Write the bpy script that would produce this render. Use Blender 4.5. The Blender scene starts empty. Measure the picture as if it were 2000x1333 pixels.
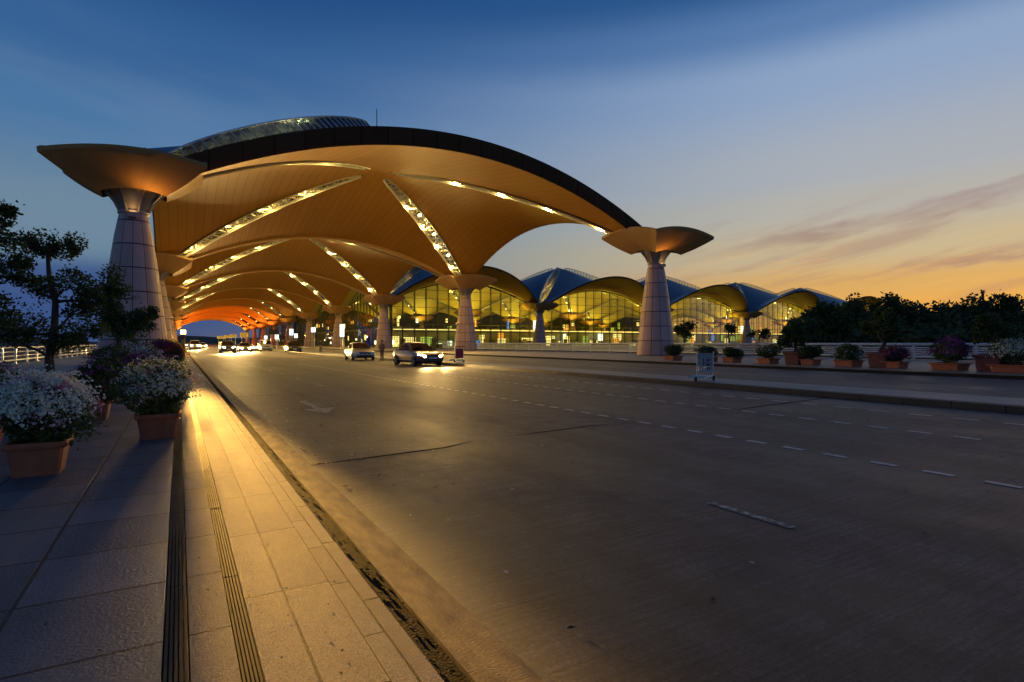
import bpy, bmesh, math, random
from mathutils import Vector, Matrix
random.seed(7)
scene = bpy.context.scene
COL = scene.collection
R = math.radians
PI = math.pi
F, HZ, EYE, YAW = 1100.0, 670.0, 1.42, R(30.6)
CA, SA = math.cos(YAW), math.sin(YAW)


def ground(px, py, z=0.0):
    """world point of a ground mark seen at a photo pixel"""
    d = (EYE - z) * F / (py - HZ)
    lat = (px - 1000) / F * d
    return Vector((lat * CA + d * SA, -lat * SA + d * CA, z))


def along(px, depth, z=0.0):
    lat = (px - 1000) / F * depth
    return Vector((lat * CA + depth * SA, -lat * SA + depth * CA, z))


# ------------------------------------------------------------------ helpers
class MB:
    def __init__(self):
        self.v, self.f, self.m = [], [], []

    def face(self, pts, mi=0):
        b = len(self.v)
        self.v += [tuple(p) for p in pts]
        self.f.append(tuple(range(b, b + len(pts))))
        self.m.append(mi)

    def box(self, x0, x1, y0, y1, z0, z1, mi=0):
        b = len(self.v)
        self.v += [(x0, y0, z0), (x1, y0, z0), (x1, y1, z0), (x0, y1, z0), (x0, y0, z1), (x1, y0, z1), (x1, y1, z1), (x0, y1, z1)]
        for q in ((0, 3, 2, 1), (4, 5, 6, 7), (0, 1, 5, 4), (1, 2, 6, 5), (2, 3, 7, 6), (3, 0, 4, 7)):
            self.f.append(tuple(b + i for i in q))
            self.m.append(mi)

    def grid(self, P, mi=0, closed=False):
        n, k = len(P), len(P[0])
        b = len(self.v)
        for row in P:
            self.v += [tuple(p) for p in row]
        for i in range(n - 1):
            for j in range(k if closed else k - 1):
                j2 = (j + 1) % k
                self.f.append((b + i * k + j, b + i * k + j2, b + (i + 1) * k + j2, b + (i + 1) * k + j))
                self.m.append(mi)

    def tube(self, pts, rad, n=6, mi=0, cap=True):
        pts = [Vector(p) for p in pts]
        if not isinstance(rad, (list, tuple)):
            rad = [rad] * len(pts)
        rows = []
        for i, p in enumerate(pts):
            d = (pts[min(i + 1, len(pts) - 1)] - pts[max(i - 1, 0)]).normalized()
            a = Vector((0, 0, 1)) if abs(d.z) < .9 else Vector((1, 0, 0))
            x = d.cross(a).normalized()
            y = x.cross(d)
            rows.append([p + (x * math.cos(2 * PI * k / n) + y * math.sin(2 * PI * k / n)) * rad[i] for k in range(n)])
        self.grid(rows, mi, True)
        if cap:
            self.face(rows[0][::-1], mi)
            self.face(rows[-1], mi)

    def lathe(self, prof, n=24, c=(0, 0), mi=0, cap=True):
        rows = [[(c[0] + r * math.cos(2 * PI * k / n), c[1] + r * math.sin(2 * PI * k / n), z) for k in range(n)] for r, z in prof]
        self.grid(rows, mi, True)
        if cap:
            self.face(rows[-1], mi)
            self.face(rows[0][::-1], mi)

    def ball(self, c, r, n=8, mi=0, sz=1.0):
        rows = []
        for i in range(1, n):
            t = PI * i / n
            rows.append([(c[0] + r * math.sin(t) * math.cos(2 * PI * k / (2 * n)), c[1] + r * math.sin(t) * math.sin(2 * PI * k / (2 * n)), c[2] - r * sz * math.cos(t)) for k in range(2 * n)])
        self.grid(rows, mi, True)
        self.face(rows[-1], mi)
        self.face(rows[0][::-1], mi)

    def mesh(self, name, mats, smooth=False):
        me = bpy.data.meshes.new(name)
        me.from_pydata(self.v, [], self.f)
        for m in (mats if isinstance(mats, (list, tuple)) else [mats]):
            me.materials.append(m)
        if len(me.materials) > 1:
            me.polygons.foreach_set('material_index', self.m)
        if smooth:
            bm = bmesh.new()
            bm.from_mesh(me)
            bmesh.ops.remove_doubles(bm, verts=bm.verts, dist=1e-4)
            bmesh.ops.recalc_face_normals(bm, faces=bm.faces)
            bm.to_mesh(me)
            bm.free()
            me.polygons.foreach_set('use_smooth', [True] * len(me.polygons))
            try:
                me.set_sharp_from_angle(angle=R(38))
            except Exception:
                pass
        me.update()
        return me

    def build(self, name, mats, parent=None, smooth=False):
        return link(name, self.mesh(name, mats, smooth), parent)


def link(name, me, parent=None, loc=None, rz=None):
    o = bpy.data.objects.new(name, me)
    COL.objects.link(o)
    if parent:
        o.parent = parent
    if loc is not None:
        o.location = loc
    if rz is not None:
        o.rotation_euler = (0, 0, rz)
    return o


def tag(o, label, cat, group=None, kind=None):
    o['label'] = label
    o['category'] = cat
    if group:
        o['group'] = group
    if kind:
        o['kind'] = kind
    return o


def thing(name, label, cat, loc=(0, 0, 0), rz=0, group=None):
    o = bpy.data.objects.new(name, None)
    COL.objects.link(o)
    o.empty_display_size = .2
    o.location = loc
    o.rotation_euler = (0, 0, rz)
    return tag(o, label, cat, group)


def structure(o):
    o['kind'] = 'structure'
    return o


def dup(root, loc, rz=0, label=None, sc=None):
    def cp(o, par):
        c = o.copy()
        COL.objects.link(c)
        c.parent = par
        for ch in o.children:
            cp(ch, c)
        return c
    r = cp(root, None)
    r.location = loc
    r.rotation_euler = (0, 0, rz)
    if label:
        r['label'] = label
    if sc:
        r.scale = (sc, sc, sc) if not isinstance(sc, tuple) else sc
    return r


# ---------------------------------------------------------------- materials
def mat(name, col, rough=.6, metal=0.0, spec=.5, noise=None, bump=None, coord='Object', coat=0):
    """col base; noise=(scale, other colour, lo, hi, stretch xyz); bump=(scale, strength, distance)"""
    m = bpy.data.materials.new(name)
    m.use_nodes = True
    nt = m.node_tree
    b = nt.nodes['Principled BSDF']
    b.inputs['Base Color'].default_value = (*col, 1)
    b.inputs['Roughness'].default_value = rough
    b.inputs['Metallic'].default_value = metal
    b.inputs['Specular IOR Level'].default_value = spec
    if coat:
        b.inputs['Coat Weight'].default_value = coat
        b.inputs['Coat Roughness'].default_value = .08
    tc = nt.nodes.new('ShaderNodeTexCoord')
    if noise:
        sc, c2, lo, hi = noise[:4]
        mp = nt.nodes.new('ShaderNodeMapping')
        mp.inputs['Scale'].default_value = noise[4] if len(noise) > 4 else (1, 1, 1)
        nt.links.new(tc.outputs[coord], mp.inputs[0])
        n = nt.nodes.new('ShaderNodeTexNoise')
        n.inputs['Scale'].default_value = sc
        n.inputs['Detail'].default_value = 6
        n.inputs['Roughness'].default_value = .65
        nt.links.new(mp.outputs[0], n.inputs['Vector'])
        r = nt.nodes.new('ShaderNodeValToRGB')
        r.color_ramp.elements[0].position, r.color_ramp.elements[0].color = lo, (*col, 1)
        r.color_ramp.elements[1].position, r.color_ramp.elements[1].color = hi, (*c2, 1)
        nt.links.new(n.outputs['Fac'], r.inputs[0])
        nt.links.new(r.outputs[0], b.inputs['Base Color'])
    if bump:
        n = nt.nodes.new('ShaderNodeTexNoise')
        n.inputs['Scale'].default_value = bump[0]
        n.inputs['Detail'].default_value = 5
        mp2 = nt.nodes.new('ShaderNodeMapping')
        mp2.inputs['Scale'].default_value = bump[3] if len(bump) > 3 else (1, 1, 1)
        nt.links.new(tc.outputs[coord], mp2.inputs[0])
        nt.links.new(mp2.outputs[0], n.inputs['Vector'])
        bp = nt.nodes.new('ShaderNodeBump')
        bp.inputs['Strength'].default_value = bump[1]
        bp.inputs['Distance'].default_value = bump[2]
        nt.links.new(n.outputs['Fac'], bp.inputs['Height'])
        nt.links.new(bp.outputs[0], b.inputs['Normal'])
    return m


def nd(m, t, **kw):
    n = m.node_tree.nodes.new(t)
    for k, v in kw.items():
        if k in n.inputs:
            n.inputs[k].default_value = v
        else:
            setattr(n, k, v)
    return n


def emit(name, col, s):
    m = bpy.data.materials.new(name)
    m.use_nodes = True
    b = m.node_tree.nodes['Principled BSDF']
    b.inputs['Base Color'].default_value = (*[min(1, c * .8) for c in col], 1)
    b.inputs['Emission Color'].default_value = (*col, 1)
    b.inputs['Emission Strength'].default_value = s
    return m


def glass(name, tint=(1, 1, 1), fac=.12, rough=.03, refl=(.8, .9, 1), gain=.6):
    m = bpy.data.materials.new(name)
    m.use_nodes = True
    nt = m.node_tree
    nt.nodes.remove(nt.nodes['Principled BSDF'])
    t = nd(m, 'ShaderNodeBsdfTransparent')
    t.inputs[0].default_value = (*tint, 1)
    g = nd(m, 'ShaderNodeBsdfGlossy')
    g.inputs['Color'].default_value = (*refl, 1)
    g.inputs['Roughness'].default_value = rough
    mx = nd(m, 'ShaderNodeMixShader')
    fr = nd(m, 'ShaderNodeLayerWeight')
    fr.inputs['Blend'].default_value = .25
    ma = nd(m, 'ShaderNodeMath', operation='MULTIPLY_ADD')
    ma.inputs[1].default_value = gain
    ma.inputs[2].default_value = fac
    nt.links.new(fr.outputs['Fresnel'], ma.inputs[0])
    nt.links.new(ma.outputs[0], mx.inputs[0])
    nt.links.new(t.outputs[0], mx.inputs[1])
    nt.links.new(g.outputs[0], mx.inputs[2])
    nt.links.new(mx.outputs[0], nt.nodes['Material Output'].inputs[0])
    return m


def slab_mat(name, c1, c2, mortar, w, h, ms, rough, bumpsc, bumpst, spec=.4, off=0.0, dirt=None, rot=False, wav=None):
    """rectangular stone slabs with joints, in metres on object x,y"""
    m = mat(name, c1, rough, spec=spec)
    nt = m.node_tree
    b = nt.nodes['Principled BSDF']
    tc = nt.nodes['Texture Coordinate']
    mp = nd(m, 'ShaderNodeMapping')
    if rot:
        mp.inputs['Rotation'].default_value = (0, 0, R(90))
    nt.links.new(tc.outputs['Object'], mp.inputs[0])
    br = nd(m, 'ShaderNodeTexBrick', offset=off, squash=1.0)
    br.inputs['Color1'].default_value = (*c1, 1)
    br.inputs['Color2'].default_value = (*c2, 1)
    br.inputs['Mortar'].default_value = (*mortar, 1)
    br.inputs['Scale'].default_value = 1
    br.inputs['Mortar Size'].default_value = ms
    br.inputs['Mortar Smooth'].default_value = .1
    br.inputs['Bias'].default_value = 0
    br.inputs['Brick Width'].default_value = w
    br.inputs['Row Height'].default_value = h
    nt.links.new(mp.outputs[0], br.inputs['Vector'])
    n1 = nd(m, 'ShaderNodeTexNoise', Scale=1.3, Detail=8.0, Roughness=.7)
    nt.links.new(tc.outputs['Object'], n1.inputs['Vector'])
    mr = nd(m, 'ShaderNodeMapRange')
    mr.inputs['From Min'].default_value = .3
    mr.inputs['From Max'].default_value = .7
    mr.inputs['To Min'].default_value = .62
    mr.inputs['To Max'].default_value = 1.2
    nt.links.new(n1.outputs['Fac'], mr.inputs['Value'])
    n3 = nd(m, 'ShaderNodeTexNoise', Scale=130.0, Detail=2.0)
    nt.links.new(tc.outputs['Object'], n3.inputs['Vector'])
    mr3 = nd(m, 'ShaderNodeMapRange')
    mr3.inputs['From Min'].default_value = .3
    mr3.inputs['From Max'].default_value = .7
    mr3.inputs['To Min'].default_value = .7
    mr3.inputs['To Max'].default_value = 1.25
    nt.links.new(n3.outputs['Fac'], mr3.inputs['Value'])
    mm = nd(m, 'ShaderNodeMath', operation='MULTIPLY')
    nt.links.new(mr.outputs[0], mm.inputs[0])
    nt.links.new(mr3.outputs[0], mm.inputs[1])
    vm = nd(m, 'ShaderNodeVectorMath', operation='SCALE')
    nt.links.new(br.outputs['Color'], vm.inputs[0])
    nt.links.new(mm.outputs[0], vm.inputs['Scale'])
    nt.links.new(vm.outputs[0], b.inputs['Base Color'])
    n2 = nd(m, 'ShaderNodeTexNoise', Scale=bumpsc, Detail=5.0, Roughness=.6)
    nt.links.new(tc.outputs['Object'], n2.inputs['Vector'])
    ad = nd(m, 'ShaderNodeMath', operation='SUBTRACT')
    nt.links.new(n2.outputs['Fac'], ad.inputs[0])
    nt.links.new(br.outputs['Fac'], ad.inputs[1])
    bp = nd(m, 'ShaderNodeBump', Strength=bumpst, Distance=.012)
    nt.links.new(ad.outputs[0], bp.inputs['Height'])
    nt.links.new(bp.outputs[0], b.inputs['Normal'])
    rr = nd(m, 'ShaderNodeMapRange')
    rr.inputs['To Min'].default_value = rough - .15
    rr.inputs['To Max'].default_value = rough + .15
    nt.links.new(n1.outputs['Fac'], rr.inputs['Value'])
    nt.links.new(rr.outputs[0], b.inputs['Roughness'])
    return m


def road_mat():
    m = mat('road_concrete', (.075, .065, .066), .5, spec=.5)
    nt = m.node_tree
    b = nt.nodes['Principled BSDF']
    tc = nt.nodes['Texture Coordinate']

    def noise(scale, detail, stretch, rough=.6):
        mp = nd(m, 'ShaderNodeMapping')
        mp.inputs['Scale'].default_value = stretch
        nt.links.new(tc.outputs['Object'], mp.inputs[0])
        n = nd(m, 'ShaderNodeTexNoise', Scale=scale, Detail=detail, Roughness=rough)
        nt.links.new(mp.outputs[0], n.inputs['Vector'])
        return n.outputs['Fac']
    big = noise(.35, 8, (1, .5, 1), .7)
    brush = noise(9, 6, (.10, 3.2, 1), .7)       # brushed across the road
    fine = noise(160, 3, (1, 1, 1), .7)
    blotch = noise(2.6, 6, (1, 1, 1), .75)
    grit = noise(38, 8, (1, .8, 1), .85)
    tyre = noise(1.1, 4, (1.2, .04, 1))
    r = nd(m, 'ShaderNodeValToRGB')
    e = r.color_ramp.elements
    e[0].position, e[0].color = .3, (.032, .028, .033, 1)
    e[1].position, e[1].color = .72, (.100, .085, .098, 1)
    nt.links.new(big, r.inputs[0])
    acc = None
    for src, lo, hi, fa, fb in ((brush, .55, 1.5, .36, .64), (fine, .6, 1.4, .4, .6), (tyre, .62, 1.35, .36, .64), (blotch, .5, 1.4, .34, .66), (grit, .35, 1.75, .38, .62)):
        mr = nd(m, 'ShaderNodeMapRange')
        mr.inputs['From Min'].default_value = fa
        mr.inputs['From Max'].default_value = fb
        mr.inputs['To Min'].default_value = lo
        mr.inputs['To Max'].default_value = hi
        nt.links.new(src, mr.inputs['Value'])
        if acc is None:
            acc = mr.outputs[0]
        else:
            mu = nd(m, 'ShaderNodeMath', operation='MULTIPLY')
            nt.links.new(acc, mu.inputs[0])
            nt.links.new(mr.outputs[0], mu.inputs[1])
            acc = mu.outputs[0]
    vm = nd(m, 'ShaderNodeVectorMath', operation='SCALE')
    nt.links.new(r.outputs[0], vm.inputs[0])
    nt.links.new(acc, vm.inputs['Scale'])
    nt.links.new(vm.outputs[0], b.inputs['Base Color'])
    ro = nd(m, 'ShaderNodeMapRange')
    ro.inputs['From Min'].default_value = .3
    ro.inputs['From Max'].default_value = .7
    ro.inputs['To Min'].default_value = .48
    ro.inputs['To Max'].default_value = .78
    nt.links.new(big, ro.inputs['Value'])
    nt.links.new(ro.outputs[0], b.inputs['Roughness'])
    ad = nd(m, 'ShaderNodeMath', operation='MULTIPLY_ADD')
    ad.inputs[1].default_value = 1.1
    nt.links.new(fine, ad.inputs[0])
    nt.links.new(brush, ad.inputs[2])
    bp = nd(m, 'ShaderNodeBump', Strength=.55, Distance=.009)
    nt.links.new(ad.outputs[0], bp.inputs['Height'])
    nt.links.new(bp.outputs[0], b.inputs['Normal'])
    return m


def seam_mat(name, col, line, axis, period, width, rough, spec=.5, metal=0.0, noise_amt=.15, polar=False, zper=None, bumpd=.02):
    """panels split by joint lines: axis 0/1/2 every `period` metres (or by angle round z when polar), and along z every zper"""
    m = mat(name, col, rough, metal=metal, spec=spec)
    nt = m.node_tree
    b = nt.nodes['Principled BSDF']
    tc = nt.nodes['Texture Coordinate']
    sp = nd(m, 'ShaderNodeSeparateXYZ')
    nt.links.new(tc.outputs['Object'], sp.inputs[0])

    def lines(sock, per, wid):
        a = nd(m, 'ShaderNodeMath', operation='DIVIDE')
        a.inputs[1].default_value = per
        nt.links.new(sock, a.inputs[0])
        f = nd(m, 'ShaderNodeMath', operation='FRACT')
        nt.links.new(a.outputs[0], f.inputs[0])
        c = nd(m, 'ShaderNodeMath', operation='LESS_THAN')
        c.inputs[1].default_value = wid
        nt.links.new(f.outputs[0], c.inputs[0])
        fl = nd(m, 'ShaderNodeMath', operation='FLOOR')
        nt.links.new(a.outputs[0], fl.inputs[0])
        return c.outputs[0], fl.outputs[0]
    if polar:
        at = nd(m, 'ShaderNodeMath', operation='ARCTAN2')
        nt.links.new(sp.outputs[1], at.inputs[0])
        nt.links.new(sp.outputs[0], at.inputs[1])
        l, cell = lines(at.outputs[0], period, width)
    else:
        l, cell = lines(sp.outputs[axis], period, width)
    cell2 = None
    if zper:
        l2, cell2 = lines(sp.outputs[2], zper[0], zper[1])
        mx = nd(m, 'ShaderNodeMath', operation='MAXIMUM')
        nt.links.new(l, mx.inputs[0])
        nt.links.new(l2, mx.inputs[1])
        l = mx.outputs[0]
    cb = nd(m, 'ShaderNodeCombineXYZ')
    nt.links.new(cell, cb.inputs[0])
    if cell2:
        nt.links.new(cell2, cb.inputs[1])
    wn = nd(m, 'ShaderNodeTexWhiteNoise')
    nt.links.new(cb.outputs[0], wn.inputs['Vector'])
    n = nd(m, 'ShaderNodeTexNoise', Scale=1.5, Detail=7.0, Roughness=.7)
    nt.links.new(tc.outputs['Object'], n.inputs['Vector'])
    if polar:
        mps = nd(m, 'ShaderNodeMapping')
        mps.inputs['Scale'].default_value = (3.2, 3.2, .22)
        nt.links.new(tc.outputs['Object'], mps.inputs[0])
        nt.links.new(mps.outputs[0], n.inputs['Vector'])
    s = nd(m, 'ShaderNodeMath', operation='ADD')
    nt.links.new(wn.outputs['Value'], s.inputs[0])
    nt.links.new(n.outputs['Fac'], s.inputs[1])
    mr = nd(m, 'ShaderNodeMapRange')
    mr.inputs['From Min'].default_value = .2
    mr.inputs['From Max'].default_value = 1.8
    mr.inputs['To Min'].default_value = 1 - noise_amt
    mr.inputs['To Max'].default_value = 1 + noise_amt
    nt.links.new(s.outputs[0], mr.inputs['Value'])
    vm = nd(m, 'ShaderNodeVectorMath', operation='SCALE')
    vm.inputs[0].default_value = col
    nt.links.new(mr.outputs[0], vm.inputs['Scale'])
    mix = nd(m, 'ShaderNodeMix', data_type='RGBA')
    nt.links.new(l, mix.inputs['Factor'])
    nt.links.new(vm.outputs[0], mix.inputs[6])
    mix.inputs[7].default_value = (*line, 1)
    nt.links.new(mix.outputs[2], b.inputs['Base Color'])
    if bumpd:
        bp = nd(m, 'ShaderNodeBump', Strength=.6, Distance=bumpd, invert=True)
        nt.links.new(l, bp.inputs['Height'])
        nt.links.new(bp.outputs[0], b.inputs['Normal'])
    return m


def leaf_mat(name, col, col2, rough=.55, transl=.25):
    m = mat(name, col, rough, spec=.25, noise=(2.2, col2, .35, .65))
    nt = m.node_tree
    b = nt.nodes['Principled BSDF']
    tr = nd(m, 'ShaderNodeBsdfTranslucent')
    src = b.inputs['Base Color'].links[0].from_socket
    nt.links.new(src, tr.inputs[0])
    mx = nd(m, 'ShaderNodeMixShader')
    mx.inputs[0].default_value = transl
    nt.links.new(b.outputs[0], mx.inputs[1])
    nt.links.new(tr.outputs[0], mx.inputs[2])
    nt.links.new(mx.outputs[0], nt.nodes['Material Output'].inputs[0])
    return m


M = {}
M['road'] = road_mat()
M['pave'] = slab_mat('blue_grey_slabs', (.09, .11, .15), (.16, .18, .22), (.012, .012, .015), .72, .70, .011, .55, 60, .5, spec=.4, rot=True)
M['granite'] = slab_mat('flamed_granite', (.36, .31, .25), (.46, .40, .32), (.05, .045, .04), 1.05, .47, .006, .85, 150, 1.0, spec=.12, rot=True)
M['edge'] = slab_mat('granite_edge', (.42, .38, .31), (.36, .31, .25), (.05, .045, .04), .62, .20, .006, .85, 150, 1.0, spec=.12, rot=True)
M['strip'] = slab_mat('granite_strip', (.30, .27, .25), (.36, .32, .29), (.05, .045, .04), .72, .22, .007, .85, 150, 1.0, spec=.12, rot=True)
M['kerbstone'] = slab_mat('kerb_stone', (.40, .35, .28), (.33, .29, .24), (.04, .035, .03), .95, .4, .010, .85, 110, 1.0, rot=True, spec=.12)
M['gutter'] = mat('gutter_concrete', (.46, .36, .19), .85, spec=.12, noise=(9, (.18, .15, .11), .35, .7, (1, .35, 1)), bump=(85, .9, .010, (.5, 1.3, 1)))
M['gully'] = mat('gully_dirt', (.022, .019, .016), .95, spec=.1, noise=(14, (.05, .042, .035), .45, .75), bump=(70, .8, .012))
M['concrete'] = mat('island_concrete', (.21, .25, .30), .6, noise=(1.2, (.14, .17, .21), .3, .7), bump=(40, .4, .01))
M['farpave'] = slab_mat('far_paving', (.30, .27, .25), (.25, .23, .22), (.1, .09, .09), .6, .6, .012, .6, 30, .4)
M['grate'] = mat('grate_bronze', (.16, .12, .075), .75, metal=.1, spec=.1, noise=(5, (.06, .05, .04), .4, .7, (1, .3, 1)))
M['grate_dark'] = mat('grate_dark', (.035, .032, .03), .6)
M['paint'] = mat('road_paint', (.55, .54, .52), .6, noise=(14, (.10, .09, .09), .40, .56), bump=(40, .4, .006))
M['paint2'] = mat('lane_paint', (.62, .62, .62), .6, noise=(11, (.22, .21, .21), .50, .66), bump=(40, .4, .006))
M['tar'] = mat('joint_tar', (.006, .005, .006), .95, spec=.05)
M['earth'] = mat('dark_ground', (.035, .045, .025), .9, noise=(.05, (.06, .055, .035), .4, .6))
M['soffit'] = seam_mat('soffit_boards', (.41, .195, .022), (.24, .11, .012), 0, .9, .06, .6, noise_amt=.08, bumpd=.008, spec=.25)
M['skin'] = seam_mat('roof_metal', (.20, .26, .31), (.11, .15, .19), 0, .9, .08, .42, metal=.4, noise_amt=.12)
M['fascia'] = seam_mat('fascia_panels', (.085, .045, .024), (.014, .008, .005), 0, 2.0, .03, .75, noise_amt=.2, spec=.15)
M['bowl'] = seam_mat('capital_panels', (.46, .27, .11), (.38, .22, .09), 0, PI / 14, .015, .6, noise_amt=.12, polar=True, bumpd=.01, spec=.25)
M['litedge'] = mat('lit_edge_paint', (.60, .38, .16), .6)  # pale tone paints the lit edge of the arches
M['colclad'] = seam_mat('column_granite', (.50, .335, .335), (.07, .035, .045), 0, PI / 6, .055, .45, spec=.4, polar=True, zper=(1.45, .05), noise_amt=.26)
M['flare'] = mat('column_head_steel', (.36, .30, .29), .45, metal=.2)
M['steel'] = mat('white_steel', (.72, .68, .58), .4)
M['darksteel'] = mat('dark_steel', (.03, .032, .03), .4, metal=.4)
M['skyglass'] = glass('skylight_glass', (.26, .32, .40), .12, .15, (.55, .7, .9))
M['wallglass'] = glass('curtain_glass', (.80, .84, .60), .015, .02, gain=.16)
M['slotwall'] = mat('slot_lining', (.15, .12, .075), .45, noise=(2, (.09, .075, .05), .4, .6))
M['bulb'] = emit('sodium_lamp', (1, .66, .22), 40)
M['capbulb'] = emit('capital_floodlight', (1, .60, .18), 14)
M['rail'] = mat('galvanised_rail', (.66, .72, .80), .38, metal=.1, noise=(6, (.52, .57, .64), .4, .6))
M['terracotta'] = mat('terracotta', (.50, .155, .075), .7, noise=(7, (.36, .11, .055), .35, .7), bump=(60, .3, .006))
M['maroonpot'] = mat('maroon_pot', (.16, .045, .045), .55, noise=(5, (.10, .03, .03), .4, .6))
M['soil'] = mat('soil', (.03, .022, .015), .9)
M['bark'] = mat('bark', (.10, .075, .06), .85, noise=(9, (.05, .04, .03), .4, .65, (1, 1, .3)), bump=(20, 1, .03, (1, 1, .3)))
M['leafdark'] = leaf_mat('leaf_dark', (.042, .080, .028), (.065, .10, .033))
M['leafmid'] = leaf_mat('leaf_mid', (.075, .12, .04), (.10, .12, .04))
M['leaflight'] = leaf_mat('leaf_light', (.11, .14, .045), (.12, .15, .05))
M['leafwood'] = leaf_mat('leaf_wood', (.085, .115, .05), (.12, .12, .055))
M['fwhite'] = mat('bract_white', (.86, .84, .74), .6, noise=(30, (.76, .75, .62), .4, .6))
M['fpink'] = mat('bract_pink', (.66, .30, .42), .6)
M['fpurple'] = mat('bract_purple', (.34, .05, .32), .6)
M['fred'] = mat('bract_red', (.36, .05, .07), .6)
M['fpale'] = mat('bract_pale', (.62, .46, .50), .6)

M['postred'] = mat('post_red', (.45, .04, .03), .5)
M['postyellow'] = mat('post_yellow', (.65, .42, .05), .5)
LEAF = lambda: [M['leafdark'], M['leafmid'], M['leaflight'], M['fwhite'], M['fpink'], M['fpurple'], M['fred'], M['fpale']]


# ---------------------------------------------------------------- foliage
def rnd_dir():
    while True:
        p = Vector((random.uniform(-1, 1), random.uniform(-1, 1), random.uniform(-1, 1)))
        if .05 < p.length < 1:
            return p.normalized()


def leaf(mb, p, size, mi, up=.35):
    d = rnd_dir()
    d.z = d.z * .6 + up * .3
    d.normalize()
    n = rnd_dir()
    s = d.cross(n)
    if s.length < .1:
        return
    s.normalize()
    w = size * random.uniform(.25, .42)
    l = size * random.uniform(.7, 1.25)
    k = d.cross(s) * w * .35
    mb.face([p, p + d * l * .5 + s * w + k, p + d * l, p + d * l * .5 - s * w + k], mi)


def pad(mb, c, rad, n, size, mis=(0, 0, 1), shell=.55, flatbottom=True, lump=.22):
    """one leaf pad: leaves spread in a lumpy ellipsoid, denser near its skin"""
    ph = [(rnd_dir(), random.uniform(.5, 1)) for _ in range(9)]
    for _ in range(n):
        d = rnd_dir()
        if flatbottom and d.z < -.2:
            d.z *= .35
        r = random.uniform(shell, 1) ** .6
        bump = 1 + lump * sum(max(0, d.dot(q)) ** 4 * w for q, w in ph) - lump * .6
        p = Vector((c[0] + d.x * rad[0] * r * bump, c[1] + d.y * rad[1] * r * bump, c[2] + d.z * rad[2] * r * bump))
        mi = mis[random.randrange(len(mis))]
        leaf(mb, p, size, mi)


def limb(mb, a, b, r0, r1, bend=.12, n=5, mi=0):
    a, b = Vector(a), Vector(b)
    L = (b - a).length
    off = rnd_dir() * L * bend
    pts, rs = [], []
    for i in range(n + 1):
        t = i / n
        pts.append(a.lerp(b, t) + off * math.sin(t * PI))
        rs.append(r0 + (r1 - r0) * t)
    mb.tube(pts, rs, 7, mi)
    return pts


# ================================================================ the place
XL, XR, Y0, S = -2.4, 41.7, 41.8, 44.1
H = S / 2
PZ = .12       # near pavement level
FZ = .15       # far pavement level

# ---- setting -----------------------------------------------------------
mb = MB()
mb.grid([[(x, y, -.12) for x in (-4000, -400, 0, 400, 4000)] for y in (-3000, -100, 300, 1000, 5000)])
structure(mb.build('ground', M['earth']))


def sheet(name, x0, x1, z, m, y0=-14, y1=640, zb=-.10, z1=None):
    mb = MB()
    ys = [y0, 0, 10, 20, 40, 80, 160, 320, y1]
    z1 = z if z1 is None else z1
    mb.grid([[(x0, y, z), (x1, y, z1)] for y in ys])
    mb.grid([[(x1, y, z1), (x1, y, zb)] for y in ys])
    mb.grid([[(x0, y, zb), (x0, y, z)] for y in ys])
    return structure(mb.build(name, m))


sheet('pavement', -9, -.06, PZ, M['pave'])
sheet('drain_channel', -.055, .035, PZ - .03, M['grate_dark'])
sheet('pavement_strip', .04, .205, PZ, M['strip'])
sheet('drain_channel', .21, .282, PZ - .03, M['grate_dark'])
sheet('granite_paving', .287, .70, PZ, M['granite'])
sheet('granite_border', .705, .80, PZ - .002, M['edge'])
sheet('kerb', .805, .885, PZ - .012, M['kerbstone'])
sheet('gully', .886, 1.06, .0, M['gully'], z1=-.012)
sheet('gutter', 1.061, 1.31, .012, M['gutter'])
for x0 in (-.055, .21):
    mb = MB()
    w = .09 if x0 < 0 else .072
    nb = 5
    for seg in range(44):
        ya, yb = -4 + seg * 1.5, -4 + seg * 1.5 + 1.488
        for i in range(nb):
            xa = x0 + w * (i + .14) / nb
            mb.box(xa, xa + w / nb * .66, ya, yb, PZ - .028, PZ + .001 - (seg % 3) * .0007)
    structure(mb.build('drain_grate', M['grate']))
# road carriageways
mb = MB()
mb.grid([[(x, y, 0) for x in (1.31, 5, 10, 14.5)] for y in (-14, 0, 20, 60, 160, 640)])
structure(mb.build('road', M['road']))
mb = MB()
mb.grid([[(x, y, 0) for x in (16.6, 22, 28)] for y in (-14, 0, 20, 60, 160, 640)])
structure(mb.build('far_road', M['road']))
sheet('traffic_island', 14.72, 16.6, FZ, M['concrete'])
M['islkerb'] = slab_mat('dark_kerb_stone', (.12, .085, .06), (.09, .065, .05), (.02, .02, .02), .95, .4, .012, .7, 45, 1.0, rot=True)
sheet('island_kerb', 14.5, 14.715, FZ - .01, M['islkerb'])
sheet('far_kerb', 28, 28.25, FZ - .01, M['kerbstone'])
sheet('far_pavement', 28.255, 49.5, FZ, M['farpave'])
M['apron'] = mat('apron_asphalt', (.05, .05, .055), .7, noise=(.6, (.035, .035, .04), .3, .7))
sheet('terminal_apron', 49.6, 330, .02, M['apron'], 108)
# loose grit in the gully
mb = MB()
for _ in range(420):
    y = 1.0 + random.random() ** 1.6 * 22
    x = random.uniform(.89, 1.06)
    s = random.uniform(.004, .013)
    mb.ball((x, y, .002), s, 3, 0, .6)
o = mb.build('debris', M['gully'])
o['kind'] = 'stuff'
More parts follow.
